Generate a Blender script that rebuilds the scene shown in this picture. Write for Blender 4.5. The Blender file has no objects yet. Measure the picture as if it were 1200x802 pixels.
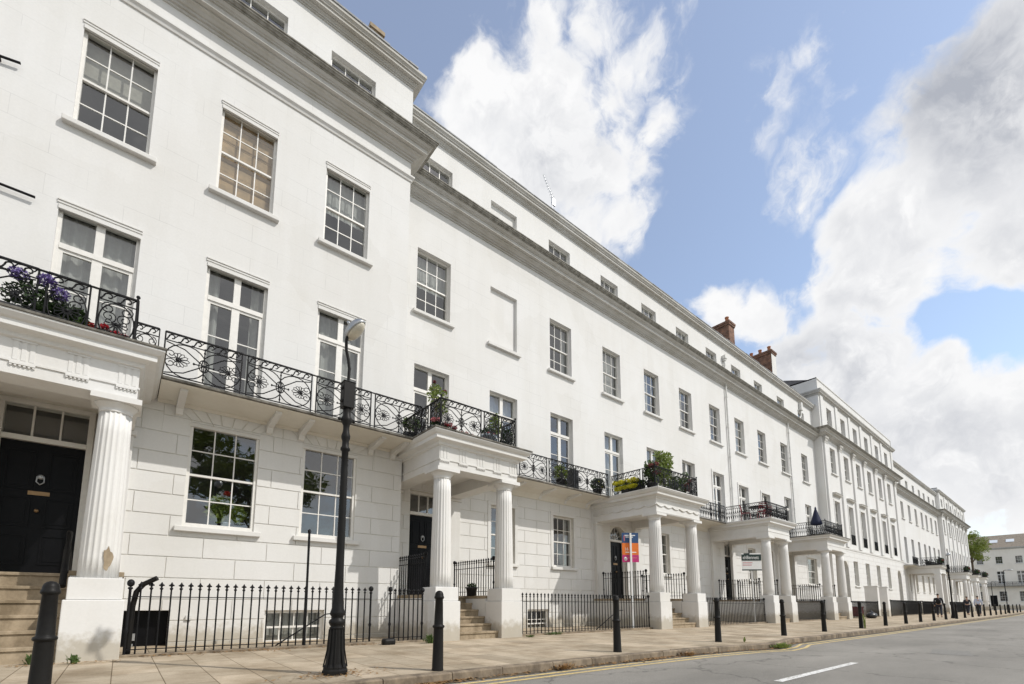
import bpy, bmesh, math, random
from mathutils import Vector, Matrix
random.seed(7)
PI = math.pi
scene = bpy.context.scene
COL = scene.collection

# ------------------------------------------------------------------ materials
def nodes(name):
    m = bpy.data.materials.new(name); m.use_nodes = True
    nt = m.node_tree; b = nt.nodes['Principled BSDF']
    return m, nt, b
def N(nt, typ, **kw):
    n = nt.nodes.new(typ)
    for k, v in kw.items(): setattr(n, k, v)
    return n
def L(nt, a, b): nt.links.new(a, b)
def noise(nt, scale, detail=4, rough=.55, vec=None):
    n = N(nt, 'ShaderNodeTexNoise'); n.inputs['Scale'].default_value = scale
    n.inputs['Detail'].default_value = detail; n.inputs['Roughness'].default_value = rough
    if vec is not None: L(nt, vec, n.inputs['Vector'])
    return n
def ramp(nt, fac, stops):
    r = N(nt, 'ShaderNodeValToRGB'); e = r.color_ramp.elements
    while len(e) < len(stops): e.new(.5)
    for i, (p, c) in enumerate(stops):
        e[i].position = p; e[i].color = (c, c, c, 1) if isinstance(c, (int, float)) else (*c, 1)
    L(nt, fac, r.inputs[0]); return r
def mul(nt, a, b, f=1.0, mode='MULTIPLY'):
    m = N(nt, 'ShaderNodeMix', data_type='RGBA', blend_type=mode)
    m.inputs[0].default_value = f
    L(nt, a, m.inputs[6])
    if hasattr(b, 'node'): L(nt, b, m.inputs[7])
    else: m.inputs[7].default_value = (*b, 1)
    return m.outputs[2]
def bump(nt, b, h, strength=.2, dist=.01):
    bp = N(nt, 'ShaderNodeBump'); bp.inputs['Strength'].default_value = strength; bp.inputs['Distance'].default_value = dist
    L(nt, h, bp.inputs['Height']); L(nt, bp.outputs[0], b.inputs['Normal']); return bp
def coords(nt):
    t = N(nt, 'ShaderNodeTexCoord'); return t.outputs['Object']
def mapped(nt, vec, sc):
    mp = N(nt, 'ShaderNodeMapping'); mp.inputs['Scale'].default_value = sc; L(nt, vec, mp.inputs['Vector']); return mp.outputs[0]

def flat(name, col, rough=.6, metal=0., var=.12, vscale=9., spec=.5):
    m, nt, b = nodes(name)
    c = coords(nt); n = noise(nt, vscale, 4, .6, c)
    lo = tuple(max(0, x*(1-var)) for x in col); hi = tuple(min(1, x*(1+var)) for x in col)
    r = ramp(nt, n.outputs[0], [(.3, lo), (.7, hi)])
    L(nt, r.outputs[0], b.inputs['Base Color'])
    b.inputs['Roughness'].default_value = rough; b.inputs['Metallic'].default_value = metal
    b.inputs['Specular IOR Level'].default_value = spec
    bump(nt, b, n.outputs[0], .08, .004)
    return m

def stucco(name, base=(.742, .737, .722), joints=0., stain=.5, streak=.35):
    m, nt, b = nodes(name)
    c = coords(nt)
    big = noise(nt, .35, 5, .6, c); r1 = ramp(nt, big.outputs[0], [(.3, (1-.07*stain, 1-.085*stain, 1-.11*stain)), (.62, 1.)])
    st = noise(nt, 1.0, 4, .65, mapped(nt, c, (2.2, 2.2, .16))); r2 = ramp(nt, st.outputs[0], [(.34, (1-.075*streak, 1-.08*streak, 1-.095*streak)), (.56, 1.)])
    fine = noise(nt, 26, 5, .6, c); r3 = ramp(nt, fine.outputs[0], [(.3, .955), (.7, 1.)])
    rgb = N(nt, 'ShaderNodeRGB'); rgb.outputs[0].default_value = (*base, 1)
    o = mul(nt, rgb.outputs[0], r1.outputs[0]); o = mul(nt, o, r2.outputs[0]); o = mul(nt, o, r3.outputs[0])
    vo = N(nt, 'ShaderNodeTexVoronoi'); vo.inputs['Scale'].default_value = .55; vw = noise(nt, 2.5, 4, .6, c); va = N(nt, 'ShaderNodeVectorMath', operation='MULTIPLY_ADD'); L(nt, vw.outputs['Color'], va.inputs[0]); va.inputs[1].default_value = (.5,)*3; L(nt, c, va.inputs[2]); L(nt, va.outputs[0], vo.inputs['Vector'])
    bw = N(nt, 'ShaderNodeRGBToBW'); L(nt, vo.outputs['Color'], bw.inputs[0]); rp = ramp(nt, bw.outputs[0], [(.2, (.965, .962, .955)), (.45, 1.)]); o = mul(nt, o, rp.outputs[0])
    gp = N(nt, 'ShaderNodeNewGeometry'); sz = N(nt, 'ShaderNodeSeparateXYZ'); L(nt, gp.outputs['Position'], sz.inputs[0])
    dn = noise(nt, 7, 5, .65, c); dm = N(nt, 'ShaderNodeMath', operation='MULTIPLY_ADD'); L(nt, dn.outputs[0], dm.inputs[0]); dm.inputs[1].default_value = -.55; L(nt, sz.outputs[2], dm.inputs[2])
    dr = ramp(nt, dm.outputs[0], [(.0, (.62, .57, .48)), (.22, 1.)]); dr.color_ramp.elements[0].position = 0; o = mul(nt, o, dr.outputs[0], .85)
    if joints > 0:
        sx = N(nt, 'ShaderNodeSeparateXYZ'); L(nt, c, sx.inputs[0])
        cx = N(nt, 'ShaderNodeCombineXYZ'); L(nt, sx.outputs[0], cx.inputs[0]); L(nt, sx.outputs[2], cx.inputs[1])
        br = N(nt, 'ShaderNodeTexBrick'); L(nt, cx.outputs[0], br.inputs['Vector'])
        br.inputs['Scale'].default_value = 1.; br.inputs['Brick Width'].default_value = 1.1; br.inputs['Row Height'].default_value = .41
        br.inputs['Mortar Size'].default_value = .006; br.inputs['Mortar Smooth'].default_value = .6
        br.inputs['Color1'].default_value = (1, 1, 1, 1); br.inputs['Color2'].default_value = (.985, .985, .985, 1); br.inputs['Mortar'].default_value = (1-joints,)*3+(1,)
        msk = noise(nt, .8, 3, .6, c); rm = ramp(nt, msk.outputs[0], [(.42, 0.), (.62, 1.)])
        mx = N(nt, 'ShaderNodeMix', data_type='RGBA'); L(nt, rm.outputs[0], mx.inputs[0]); mx.inputs[6].default_value = (1, 1, 1, 1); L(nt, br.outputs[0], mx.inputs[7])
        o = mul(nt, o, mx.outputs[2])
    L(nt, o, b.inputs['Base Color']); b.inputs['Roughness'].default_value = .75; b.inputs['Specular IOR Level'].default_value = .25
    bump(nt, b, noise(nt, 60, 4, .6, c).outputs[0], .10, .006)
    return m

def aged(name, base, dark, scale=3., lo=.35, hi=.65, rough=.85, spec=.25):
    m, nt, b = nodes(name)
    c = coords(nt)
    n = noise(nt, scale, 6, .65, mapped(nt, c, (1, 1, .6))); r = ramp(nt, n.outputs[0], [(lo, dark), (hi, base)])
    f = noise(nt, 30, 4, .6, c); r3 = ramp(nt, f.outputs[0], [(.3, .85), (.7, 1.)])
    L(nt, mul(nt, r.outputs[0], r3.outputs[0]), b.inputs['Base Color']); b.inputs['Roughness'].default_value = rough
    b.inputs['Specular IOR Level'].default_value = spec
    bump(nt, b, n.outputs[0], .25, .01)
    return m

def glass_mat():
    m, nt, b = nodes('window_glass'); nt.nodes.remove(b)
    out = nt.nodes['Material Output']
    tr = N(nt, 'ShaderNodeBsdfTransparent'); tr.inputs[0].default_value = (.80, .83, .82, 1)
    gl = N(nt, 'ShaderNodeBsdfGlossy'); gl.inputs['Roughness'].default_value = .012; gl.inputs[0].default_value = (.9, .9, .9, 1)
    ge = N(nt, 'ShaderNodeNewGeometry'); dt = N(nt, 'ShaderNodeVectorMath', operation='DOT_PRODUCT'); L(nt, ge.outputs['Normal'], dt.inputs[0]); L(nt, ge.outputs['Incoming'], dt.inputs[1])
    ab = N(nt, 'ShaderNodeMath', operation='ABSOLUTE'); L(nt, dt.outputs['Value'], ab.inputs[0]); iv = N(nt, 'ShaderNodeMath', operation='SUBTRACT'); iv.inputs[0].default_value = 1.; L(nt, ab.outputs[0], iv.inputs[1])
    pw = N(nt, 'ShaderNodeMath', operation='POWER'); L(nt, iv.outputs[0], pw.inputs[0]); pw.inputs[1].default_value = 4.5
    mt = N(nt, 'ShaderNodeMath', operation='MULTIPLY_ADD'); mt.inputs[1].default_value = .9; mt.inputs[2].default_value = .15; mt.use_clamp = True
    L(nt, pw.outputs[0], mt.inputs[0])
    c = coords(nt); nn = noise(nt, 1.7, 2, .5, c)
    bp = N(nt, 'ShaderNodeBump'); bp.inputs['Strength'].default_value = .06; bp.inputs['Distance'].default_value = .05; L(nt, nn.outputs[0], bp.inputs['Height']); L(nt, bp.outputs[0], gl.inputs['Normal'])
    mx = N(nt, 'ShaderNodeMixShader'); L(nt, mt.outputs[0], mx.inputs[0]); L(nt, tr.outputs[0], mx.inputs[1]); L(nt, gl.outputs[0], mx.inputs[2]); L(nt, mx.outputs[0], out.inputs[0])
    return m

def paving_mat():
    m, nt, b = nodes('paving_slabs'); c = coords(nt)
    sx = N(nt, 'ShaderNodeSeparateXYZ'); L(nt, c, sx.inputs[0])
    cx = N(nt, 'ShaderNodeCombineXYZ'); L(nt, sx.outputs[1], cx.inputs[0]); L(nt, sx.outputs[0], cx.inputs[1])
    br = N(nt, 'ShaderNodeTexBrick'); L(nt, cx.outputs[0], br.inputs['Vector']); br.inputs['Scale'].default_value = 1.
    br.inputs['Brick Width'].default_value = .78; br.inputs['Row Height'].default_value = .455; br.inputs['Mortar Size'].default_value = .007; br.inputs['Mortar Smooth'].default_value = .5
    br.inputs['Color1'].default_value = (.56, .465, .345, 1); br.inputs['Color2'].default_value = (.41, .345, .255, 1); br.inputs['Mortar'].default_value = (.20, .155, .10, 1)
    n1 = noise(nt, 1.1, 5, .65, c); r1 = ramp(nt, n1.outputs[0], [(.32, (.60, .565, .51)), (.6, 1.)])
    n2 = noise(nt, 45, 4, .7, c); r2 = ramp(nt, n2.outputs[0], [(.3, .82), (.7, 1.06)])
    o = mul(nt, br.outputs[0], r1.outputs[0]); o = mul(nt, o, r2.outputs[0])
    L(nt, o, b.inputs['Base Color']); b.inputs['Roughness'].default_value = .9; b.inputs['Specular IOR Level'].default_value = .2
    iv = N(nt, 'ShaderNodeMath', operation='MULTIPLY_ADD'); L(nt, br.outputs['Fac'], iv.inputs[0]); iv.inputs[1].default_value = -1; L(nt, n2.outputs[0], iv.inputs[2])
    bump(nt, b, iv.outputs[0], .35, .008)
    return m

def asphalt_mat():
    m, nt, b = nodes('asphalt'); c = coords(nt)
    n1 = noise(nt, .5, 5, .65, mapped(nt, c, (.35, 1, 1))); r1 = ramp(nt, n1.outputs[0], [(.3, (.205, .193, .17)), (.7, (.325, .305, .27))])
    n2 = noise(nt, 130, 3, .7, c); r2 = ramp(nt, n2.outputs[0], [(.32, .55), (.68, 1.25)])
    v = N(nt, 'ShaderNodeTexVoronoi', feature='DISTANCE_TO_EDGE'); v.inputs['Scale'].default_value = .35
    nw = noise(nt, 1.5, 4, .6, c); ad = N(nt, 'ShaderNodeVectorMath', operation='ADD'); L(nt, c, ad.inputs[0]); L(nt, nw.outputs['Color'], ad.inputs[1]); L(nt, ad.outputs[0], v.inputs['Vector'])
    rc = ramp(nt, v.outputs['Distance'], [(.0, .6), (.012, 1.)])
    o = mul(nt, r1.outputs[0], r2.outputs[0]); o = mul(nt, o, rc.outputs[0])
    L(nt, o, b.inputs['Base Color']); b.inputs['Roughness'].default_value = .88; b.inputs['Specular IOR Level'].default_value = .25
    bump(nt, b, n2.outputs[0], .5, .006)
    return m

def line_mat(name, col):
    m, nt, b = nodes(name); c = coords(nt)
    n = noise(nt, 22, 6, .75, c); r = ramp(nt, n.outputs[0], [(.38, (.25, .235, .2)), (.5, col)])
    L(nt, r.outputs[0], b.inputs['Base Color']); b.inputs['Roughness'].default_value = .8
    return m

def brick_mat():
    m, nt, b = nodes('chimney_brick'); c = coords(nt)
    sx = N(nt, 'ShaderNodeSeparateXYZ'); L(nt, c, sx.inputs[0])
    ad = N(nt, 'ShaderNodeMath', operation='ADD'); L(nt, sx.outputs[0], ad.inputs[0]); L(nt, sx.outputs[1], ad.inputs[1])
    cx = N(nt, 'ShaderNodeCombineXYZ'); L(nt, ad.outputs[0], cx.inputs[0]); L(nt, sx.outputs[2], cx.inputs[1])
    br = N(nt, 'ShaderNodeTexBrick'); L(nt, cx.outputs[0], br.inputs['Vector']); br.inputs['Scale'].default_value = 1.
    br.inputs['Brick Width'].default_value = .23; br.inputs['Row Height'].default_value = .075; br.inputs['Mortar Size'].default_value = .008
    br.inputs['Color1'].default_value = (.27, .115, .06, 1); br.inputs['Color2'].default_value = (.17, .075, .045, 1); br.inputs['Mortar'].default_value = (.28, .22, .17, 1)
    n = noise(nt, 3, 5, .6, c); r = ramp(nt, n.outputs[0], [(.35, .45), (.6, 1.)])
    L(nt, mul(nt, br.outputs[0], r.outputs[0]), b.inputs['Base Color']); b.inputs['Roughness'].default_value = .9
    return m

def leaf_mat(name, a, bcol, trans=.25):
    m, nt, b = nodes(name); c = coords(nt)
    n = noise(nt, 11, 3, .6, c); r = ramp(nt, n.outputs[0], [(.35, a), (.65, bcol)])
    L(nt, r.outputs[0], b.inputs['Base Color']); b.inputs['Roughness'].default_value = .55
    out = nt.nodes['Material Output']; tl = N(nt, 'ShaderNodeBsdfTranslucent'); L(nt, r.outputs[0], tl.inputs[0])
    mx = N(nt, 'ShaderNodeMixShader'); mx.inputs[0].default_value = trans
    L(nt, b.outputs[0], mx.inputs[1]); L(nt, tl.outputs[0], mx.inputs[2]); L(nt, mx.outputs[0], out.inputs[0])
    return m

def cloth(name, col, trans=.3):
    return leaf_mat(name, tuple(x*.88 for x in col), col, trans)

M = dict(
    wall=stucco('painted_stucco', joints=.2, stain=.7, streak=.4), plain=stucco('smooth_white_paint', (.742, .736, .72), 0, 1.2, .6),
    rust=stucco('rusticated_stucco', (.735, .728, .71), 0, .6, .45), groove=flat('groove_shadow_paint', (.66, .64, .59), .9),
    trim=stucco('aged_cornice_paint', (.57, .563, .54), 0, 1.7, 1.5), trimdirty=aged('weathered_cornice', (.62, .59, .53), (.40, .37, .31), 5.),
    moss=aged('dark_mossy_edge', (.24, .225, .195), (.07, .065, .055), 5.), mould=aged('mossy_ledge', (.40, .385, .345), (.20, .19, .165), 6.), soffit=stucco('balcony_soffit_paint', (.76, .73, .66), 0, 1.4, .6),
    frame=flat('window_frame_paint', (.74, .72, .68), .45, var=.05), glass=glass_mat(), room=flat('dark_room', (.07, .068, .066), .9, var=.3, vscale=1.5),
    curtain=cloth('net_curtain', (.60, .59, .56)), blind=flat('brown_wood_shutter', (.42, .27, .13), .6, var=.4, vscale=3.), reflblind=flat('cream_reflection_blind', (.42, .39, .34), .7),
    iron=flat('black_painted_iron', (.008, .008, .009), .5, var=.4, vscale=14, spec=.2), irond=aged('worn_black_iron', (.006, .006, .008), (.016, .015, .014), 5., .5, .8, .45, .14),
    asphalt=asphalt_mat(), paving=paving_mat(), kerb=aged('kerb_stone', (.32, .255, .18), (.12, .095, .07), 4.), dirt=aged('gutter_dirt', (.17, .135, .09), (.06, .05, .035), 5.),
    stone=aged('sandstone_step', (.46, .37, .26), (.22, .17, .11), 3.), lead=flat('roof_lead', (.22, .225, .23), .6, var=.25), slate=flat('roof_slate', (.13, .125, .13), .7, var=.3, vscale=4),
    brick=brick_mat(), pot=flat('terracotta', (.42, .17, .085), .8, var=.25), potdark=flat('black_plastic_pot', (.02, .02, .022), .45), potblue=flat('pale_glazed_pot', (.45, .52, .58), .3),
    door=flat('black_gloss_paint', (.005, .005, .006), .38, var=.2, spec=.12), brass=flat('old_brass', (.30, .19, .10), .45, .8), steel=flat('galvanised_steel', (.42, .43, .44), .4, .7),
    yellow=line_mat('yellow_road_paint', (.66, .49, .19)), white=line_mat('white_road_paint', (.72, .71, .68)),
    leafd=leaf_mat('dark_leaves', (.018, .04, .012), (.05, .09, .025)), leafm=leaf_mat('mid_leaves', (.05, .09, .02), (.11, .17, .04)), leafl=leaf_mat('light_leaves', (.13, .19, .04), (.26, .31, .07)),
    tree=leaf_mat('tree_leaves', (.12, .17, .02), (.26, .30, .045)), dead=leaf_mat('dead_leaves', (.20, .10, .035), (.36, .22, .09), .1), bark=flat('bark', (.10, .075, .05), .9, var=.4),
    purple=leaf_mat('purple_petals', (.10, .06, .24), (.26, .2, .46)), red=leaf_mat('red_petals', (.36, .01, .02), (.6, .04, .05)), pink=leaf_mat('pink_petals', (.55, .16, .19), (.75, .34, .35)), yel=leaf_mat('yellow_petals', (.55, .52, .02), (.80, .74, .05)), plum=leaf_mat('plum_leaves', (.16, .04, .05), (.30, .10, .09)),
    navy=flat('navy_fabric', (.012, .018, .05), .8), redp=flat('red_painted_metal', (.28, .03, .04), .5), grey=flat('grey_pipe_paint', (.66, .655, .63), .6, var=.15), rooftile=aged('brown_roof_tiles', (.38, .32, .25), (.25, .205, .16), 4.),
    skin=flat('skin', (.45, .28, .20), .6), hair=flat('dark_hair', (.02, .015, .012), .6), dark=flat('dark_clothes', (.018, .02, .03), .85), rubber=flat('black_bin_bag', (.015, .015, .017), .3),
    sgnblue=flat('board_dark_blue', (.02, .065, .17), .5, var=.05), sgnor=flat('board_orange', (.72, .17, .02), .5, var=.05), sgnmag=flat('board_magenta', (.48, .02, .16), .5, var=.05), sgnw=flat('board_white', (.8, .8, .78), .5, var=.04), sgng=flat('board_dark_green', (.012, .03, .025), .5), sgnr=flat('board_red_text', (.55, .15, .17), .5),
    lampglass=flat('lamp_diffuser', (.62, .58, .48), .25, var=.15), shirt=None, skylight=flat('rooflight_glass', (.75, .77, .78), .2),
)
def stripe_mat():
    m, nt, b = nodes('striped_shirt'); c = coords(nt); w = N(nt, 'ShaderNodeTexWave', bands_direction='Z'); w.inputs['Scale'].default_value = 6; L(nt, c, w.inputs['Vector'])
    r = ramp(nt, w.outputs[0], [(.4, (.10, .16, .38)), (.55, (.75, .76, .78))]); L(nt, r.outputs[0], b.inputs['Base Color']); return m
M['shirt'] = stripe_mat()

# ------------------------------------------------------------------ mesh builder
class MB:
    def __init__(s): s.v = []; s.f = []; s.smooth = set()
    def add(s, vs, fs, smooth=False):
        o = len(s.v); s.v += [tuple(v) for v in vs]
        for f in fs:
            if smooth: s.smooth.add(len(s.f))
            s.f.append(tuple(i+o for i in f))
    def box(s, x0, x1, y0, y1, z0, z1):
        if x0 > x1: x0, x1 = x1, x0
        s.add([(x0,y0,z0),(x1,y0,z0),(x1,y1,z0),(x0,y1,z0),(x0,y0,z1),(x1,y0,z1),(x1,y1,z1),(x0,y1,z1)],
              [(0,3,2,1),(4,5,6,7),(0,1,5,4),(1,2,6,5),(2,3,7,6),(3,0,4,7)])
    def quad(s, a, b, c, d): s.add([a,b,c,d], [(0,1,2,3)])
    def prism(s, poly, y0, y1):            # poly: list of (x,z), extruded in y
        n = len(poly)
        s.add([(x,y0,z) for x,z in poly]+[(x,y1,z) for x,z in poly],
              [tuple(range(n)), tuple(range(2*n-1,n-1,-1))]+[(i,i+n,(i+1)%n+n,(i+1)%n) for i in range(n)])
    def tube(s, pts, r, n=6, cap=True, smooth=True):
        pts = [Vector(p) for p in pts]; rings = []
        for i, p in enumerate(pts):
            a = pts[max(0,i-1)]; b = pts[min(len(pts)-1,i+1)]
            t = (b-a); t = t.normalized() if t.length > 1e-9 else Vector((0,0,1))
            u = t.cross(Vector((0,1,0))) if abs(t.y) < .9 else t.cross(Vector((1,0,0)))
            u.normalize(); w = t.cross(u); rr = r[i] if isinstance(r, (list,tuple)) else r
            rings.append([p+(u*math.cos(2*PI*k/n+PI/n)+w*math.sin(2*PI*k/n+PI/n))*rr for k in range(n)])
        vs = [v for R in rings for v in R]; fs = []
        for i in range(len(pts)-1):
            for k in range(n): fs.append((i*n+k, i*n+(k+1)%n, (i+1)*n+(k+1)%n, (i+1)*n+k))
        s.add(vs, fs, smooth and n > 4)
        if cap: s.add(rings[0]+rings[-1], [tuple(range(n-1,-1,-1)), tuple(range(n,2*n))])
    def lathe(s, cx, cy, prof, n=24, smooth=True, flute=None):
        vs = []; fs = []
        for r, z in prof:
            for k in range(n):
                th = 2*PI*k/n; rr = r
                if flute: rr = r*(1-flute[1]*abs(math.sin(flute[0]*th/2))**.8)
                vs.append((cx+rr*math.cos(th), cy+rr*math.sin(th), z))
        for i in range(len(prof)-1):
            for k in range(n): fs.append((i*n+k, i*n+(k+1)%n, (i+1)*n+(k+1)%n, (i+1)*n+k))
        fs.append(tuple(range(n-1,-1,-1))); fs.append(tuple((len(prof)-1)*n+k for k in range(n)))
        s.add(vs, fs, smooth)
    def sweep(s, path, prof, ends=True):   # path [(x,y)], profile closed [(out,z)], out = right of travel
        m = len(path); n = len(prof); P = [Vector(p) for p in path]; vs = []
        for i in range(m):
            ns = []
            if i > 0: d = (P[i]-P[i-1]).normalized(); ns.append(Vector((d.y,-d.x)))
            if i < m-1: d = (P[i+1]-P[i]).normalized(); ns.append(Vector((d.y,-d.x)))
            if len(ns) == 2:
                b = (ns[0]+ns[1]).normalized(); b = b/ max(.2, b.dot(ns[0]))
            else: b = ns[0]
            for o, z in prof: vs.append((P[i].x+b.x*o, P[i].y+b.y*o, z))
        fs = []
        for i in range(m-1):
            for k in range(n): fs.append((i*n+k, i*n+(k+1)%n, (i+1)*n+(k+1)%n, (i+1)*n+k))
        if ends: fs += [tuple(range(n-1,-1,-1)), tuple((m-1)*n+k for k in range(n))]
        s.add(vs, fs)
    def blob(s, c, r, seg=10, rings=6, jitter=0):
        vs = []; fs = []
        for i in range(rings+1):
            a = PI*i/rings
            for k in range(seg):
                t = 2*PI*k/seg; j = 1+random.uniform(-jitter, jitter)
                vs.append((c[0]+r[0]*math.sin(a)*math.cos(t)*j, c[1]+r[1]*math.sin(a)*math.sin(t)*j, c[2]+r[2]*math.cos(a)*j))
        for i in range(rings):
            for k in range(seg): fs.append((i*seg+k, (i+1)*seg+k, (i+1)*seg+(k+1)%seg, i*seg+(k+1)%seg))
        s.add(vs, fs, True)
    def mesh(s, name, mat):
        me = bpy.data.meshes.new(name); me.from_pydata(s.v, [], s.f)
        if mat: me.materials.append(mat)
        if s.smooth: 
            for i in s.smooth: me.polygons[i].use_smooth = True
        bm = bmesh.new(); bm.from_mesh(me); bmesh.ops.recalc_face_normals(bm, faces=bm.faces); bm.to_mesh(me); bm.free()
        me.update(); return me

def link(name, me, parent=None, loc=None, rz=0, scale=None, bevel=0):
    o = bpy.data.objects.new(name, me); COL.objects.link(o)
    if loc is not None: o.location = loc
    if rz: o.rotation_euler.z = rz
    if scale: o.scale = scale
    if parent is not None:
        o.parent = parent
        if 'anchor' in AN.get(parent.name, ''): o.matrix_parent_inverse = Matrix.Translation(-parent.location)
    if bevel:
        b = o.modifiers.new('bevel', 'BEVEL'); b.width = bevel; b.segments = 2; b.limit_method = 'ANGLE'; b.angle_limit = math.radians(40)
    return o
AN = {}
def obj(name, mb, mat, parent=None, bevel=0, loc=None): return link(name, mb.mesh(name, mat), parent, loc, bevel=bevel)
def tag(o, label=None, cat=None, group=None, kind=None):
    if label: o['label'] = label
    if cat: o['category'] = cat
    if group: o['group'] = group
    if kind: o['kind'] = kind
    return o
def empty(name, loc, label, cat, group=None, world=True):
    o = bpy.data.objects.new(name, None); COL.objects.link(o); o.location = loc; o.empty_display_size = .3
    AN[o.name] = 'anchor' if world else ''
    return tag(o, label, cat, group)
def structure(name, mb, mat): o = obj(name, mb, mat); o['kind'] = 'structure'; return o

# ------------------------------------------------------------------ ground
def gz(x):
    x = max(-12, min(70, x)); return .035-.0045*x
def pz(x, y): return gz(x)+.01*(min(y,12)-5.55)
KERB = [(-60,5.3),(2.3,5.27),(6,5.2),(8.7,5.06),(10.4,4.86),(11.4,4.58),(12.4,4.66),(13.4,4.9),(15,4.88),(20,4.82),(30,4.78),(50,4.7),(75,4.7),(102,4.6),(110,5.6),(113.5,8.5),(114.3,14)]
def kerby(x):
    for (a,ya),(b,yb) in zip(KERB, KERB[1:]):
        if a <= x <= b: return ya+(yb-ya)*(x-a)/(b-a)
    return KERB[-1][1]
XS = [-60,-30,-12,-6,-3]+[i for i in range(0,70,1)]+[70,75,80,85,90,95,102,106,110,112,113.5]
mb = MB()
for a, b in zip(XS, XS[1:]):
    ya, yb = kerby(a)+.16, kerby(b)+.16
    for k in range(4):
        f0, f1 = k/4, (k+1)/4
        A0, A1, B0, B1 = ya+(12.6-ya)*f0, ya+(12.6-ya)*f1, yb+(12.6-yb)*f0, yb+(12.6-yb)*f1
        mb.quad((a,A0,pz(a,A0)),(b,B0,pz(b,B0)),(b,B1,pz(b,B1)),(a,A1,pz(a,A1)))
structure('pavement', mb, M['paving'])
mb = MB(); x = -12.
while x < 102:
    ln = random.uniform(.8, 1.05) if x < 40 else 3.
    a, b = x+.006, x+ln-.006; w = random.uniform(-.006,.006)
    za, zb = pz(a,5.2)+.004+w*.5, pz(b,5.2)+.004+w*.5; ya, yb = kerby(a)+w, kerby(b)+w
    r = .018
    pa = [(ya+.16,za-.3),(ya+.16,za),(ya+r,za),(ya,za-r),(ya-.012,za-.3)]
    pb = [(yb+.16,zb-.3),(yb+.16,zb),(yb+r,zb),(yb,zb-r),(yb-.012,zb-.3)]
    mb.add([(a,y,z) for y,z in pa]+[(b,y,z) for y,z in pb], [(0,1,6,5),(1,2,7,6),(2,3,8,7),(3,4,9,8),(0,4,3,2,1),(5,6,7,8,9)])
    x += ln
structure('kerb', mb, M['kerb'])
def rz_(x): return gz(x)-.115
mb = MB(); RX = [-400,-60,-12]+list(range(-8,71,4))+[80,100,143.5]
for a, b in zip(RX, RX[1:]):
    for y0, y1 in ((-60,-20),(-20,-4),(-4,2),(2,None)):
        A1 = y1 if y1 is not None else kerby(a)+.05 if a > -60 else 5.35
        B1 = y1 if y1 is not None else kerby(b)+.05
        mb.quad((a,y0,rz_(a)),(b,y0,rz_(b)),(b,B1,rz_(b)),(a,A1,rz_(a)))
structure('road', mb, M['asphalt'])
mb = MB(); mb.quad((102,4.6,rz_(110)-.003),(143.5,4.6,rz_(110)-.003),(143.5,60,rz_(110)-.003),(102,60,rz_(110)-.003)); structure('side_road', mb, M['asphalt'])
mb = MB(); Zf = rz_(200)-.06; mb.quad((-1500,-1500,Zf),(1500,-1500,Zf),(1500,1500,Zf),(-1500,1500,Zf)); structure('ground', mb, M['asphalt'])
mb = MB(); mb.box(143.5,152,-40,60,-.6,gz(200)-.02); structure('far_pavement', mb, M['paving'])
def strip(pts, w, z=.004):                 # road marking ribbon following points
    m_ = MB()
    for (xa,ya),(xb,yb) in zip(pts, pts[1:]):
        m_.quad((xa,ya-w/2,rz_(xa)+z),(xb,yb-w/2,rz_(xb)+z),(xb,yb+w/2,rz_(xb)+z),(xa,ya+w/2,rz_(xa)+z))
    return m_
kx = [-10,-4,0,2,4,6,7.5,8.7,9.6,10.4,10.9,11.4,11.9,12.4,13,13.4,15,18,20,24,30,40,50,60,75,100]
m_ = strip([(x, kerby(x)-.27) for x in kx], .075)
m2 = strip([(x, kerby(x)-.47) for x in kx], .075); m_.add(m2.v, m2.f); structure('yellow_lines', m_, M['yellow'])
m_ = strip([(x, kerby(x)-.055) for x in kx], .17, .006); structure('gutter_dirt', m_, M['dirt'])
m_ = MB()
for x0 in (-8.5, 6.65): m2 = strip([(x0,2.6),(x0+3.2,2.58)], .11, .005); m_.add(m2.v, m2.f)
structure('centre_line', m_, M['white'])
m_ = strip([(13.0,1.75),(14.4,1.95)], .62, .0035); structure('road_patch', m_, flat('patched_asphalt', (.20,.19,.17), .9, var=.3, vscale=40))

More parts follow.
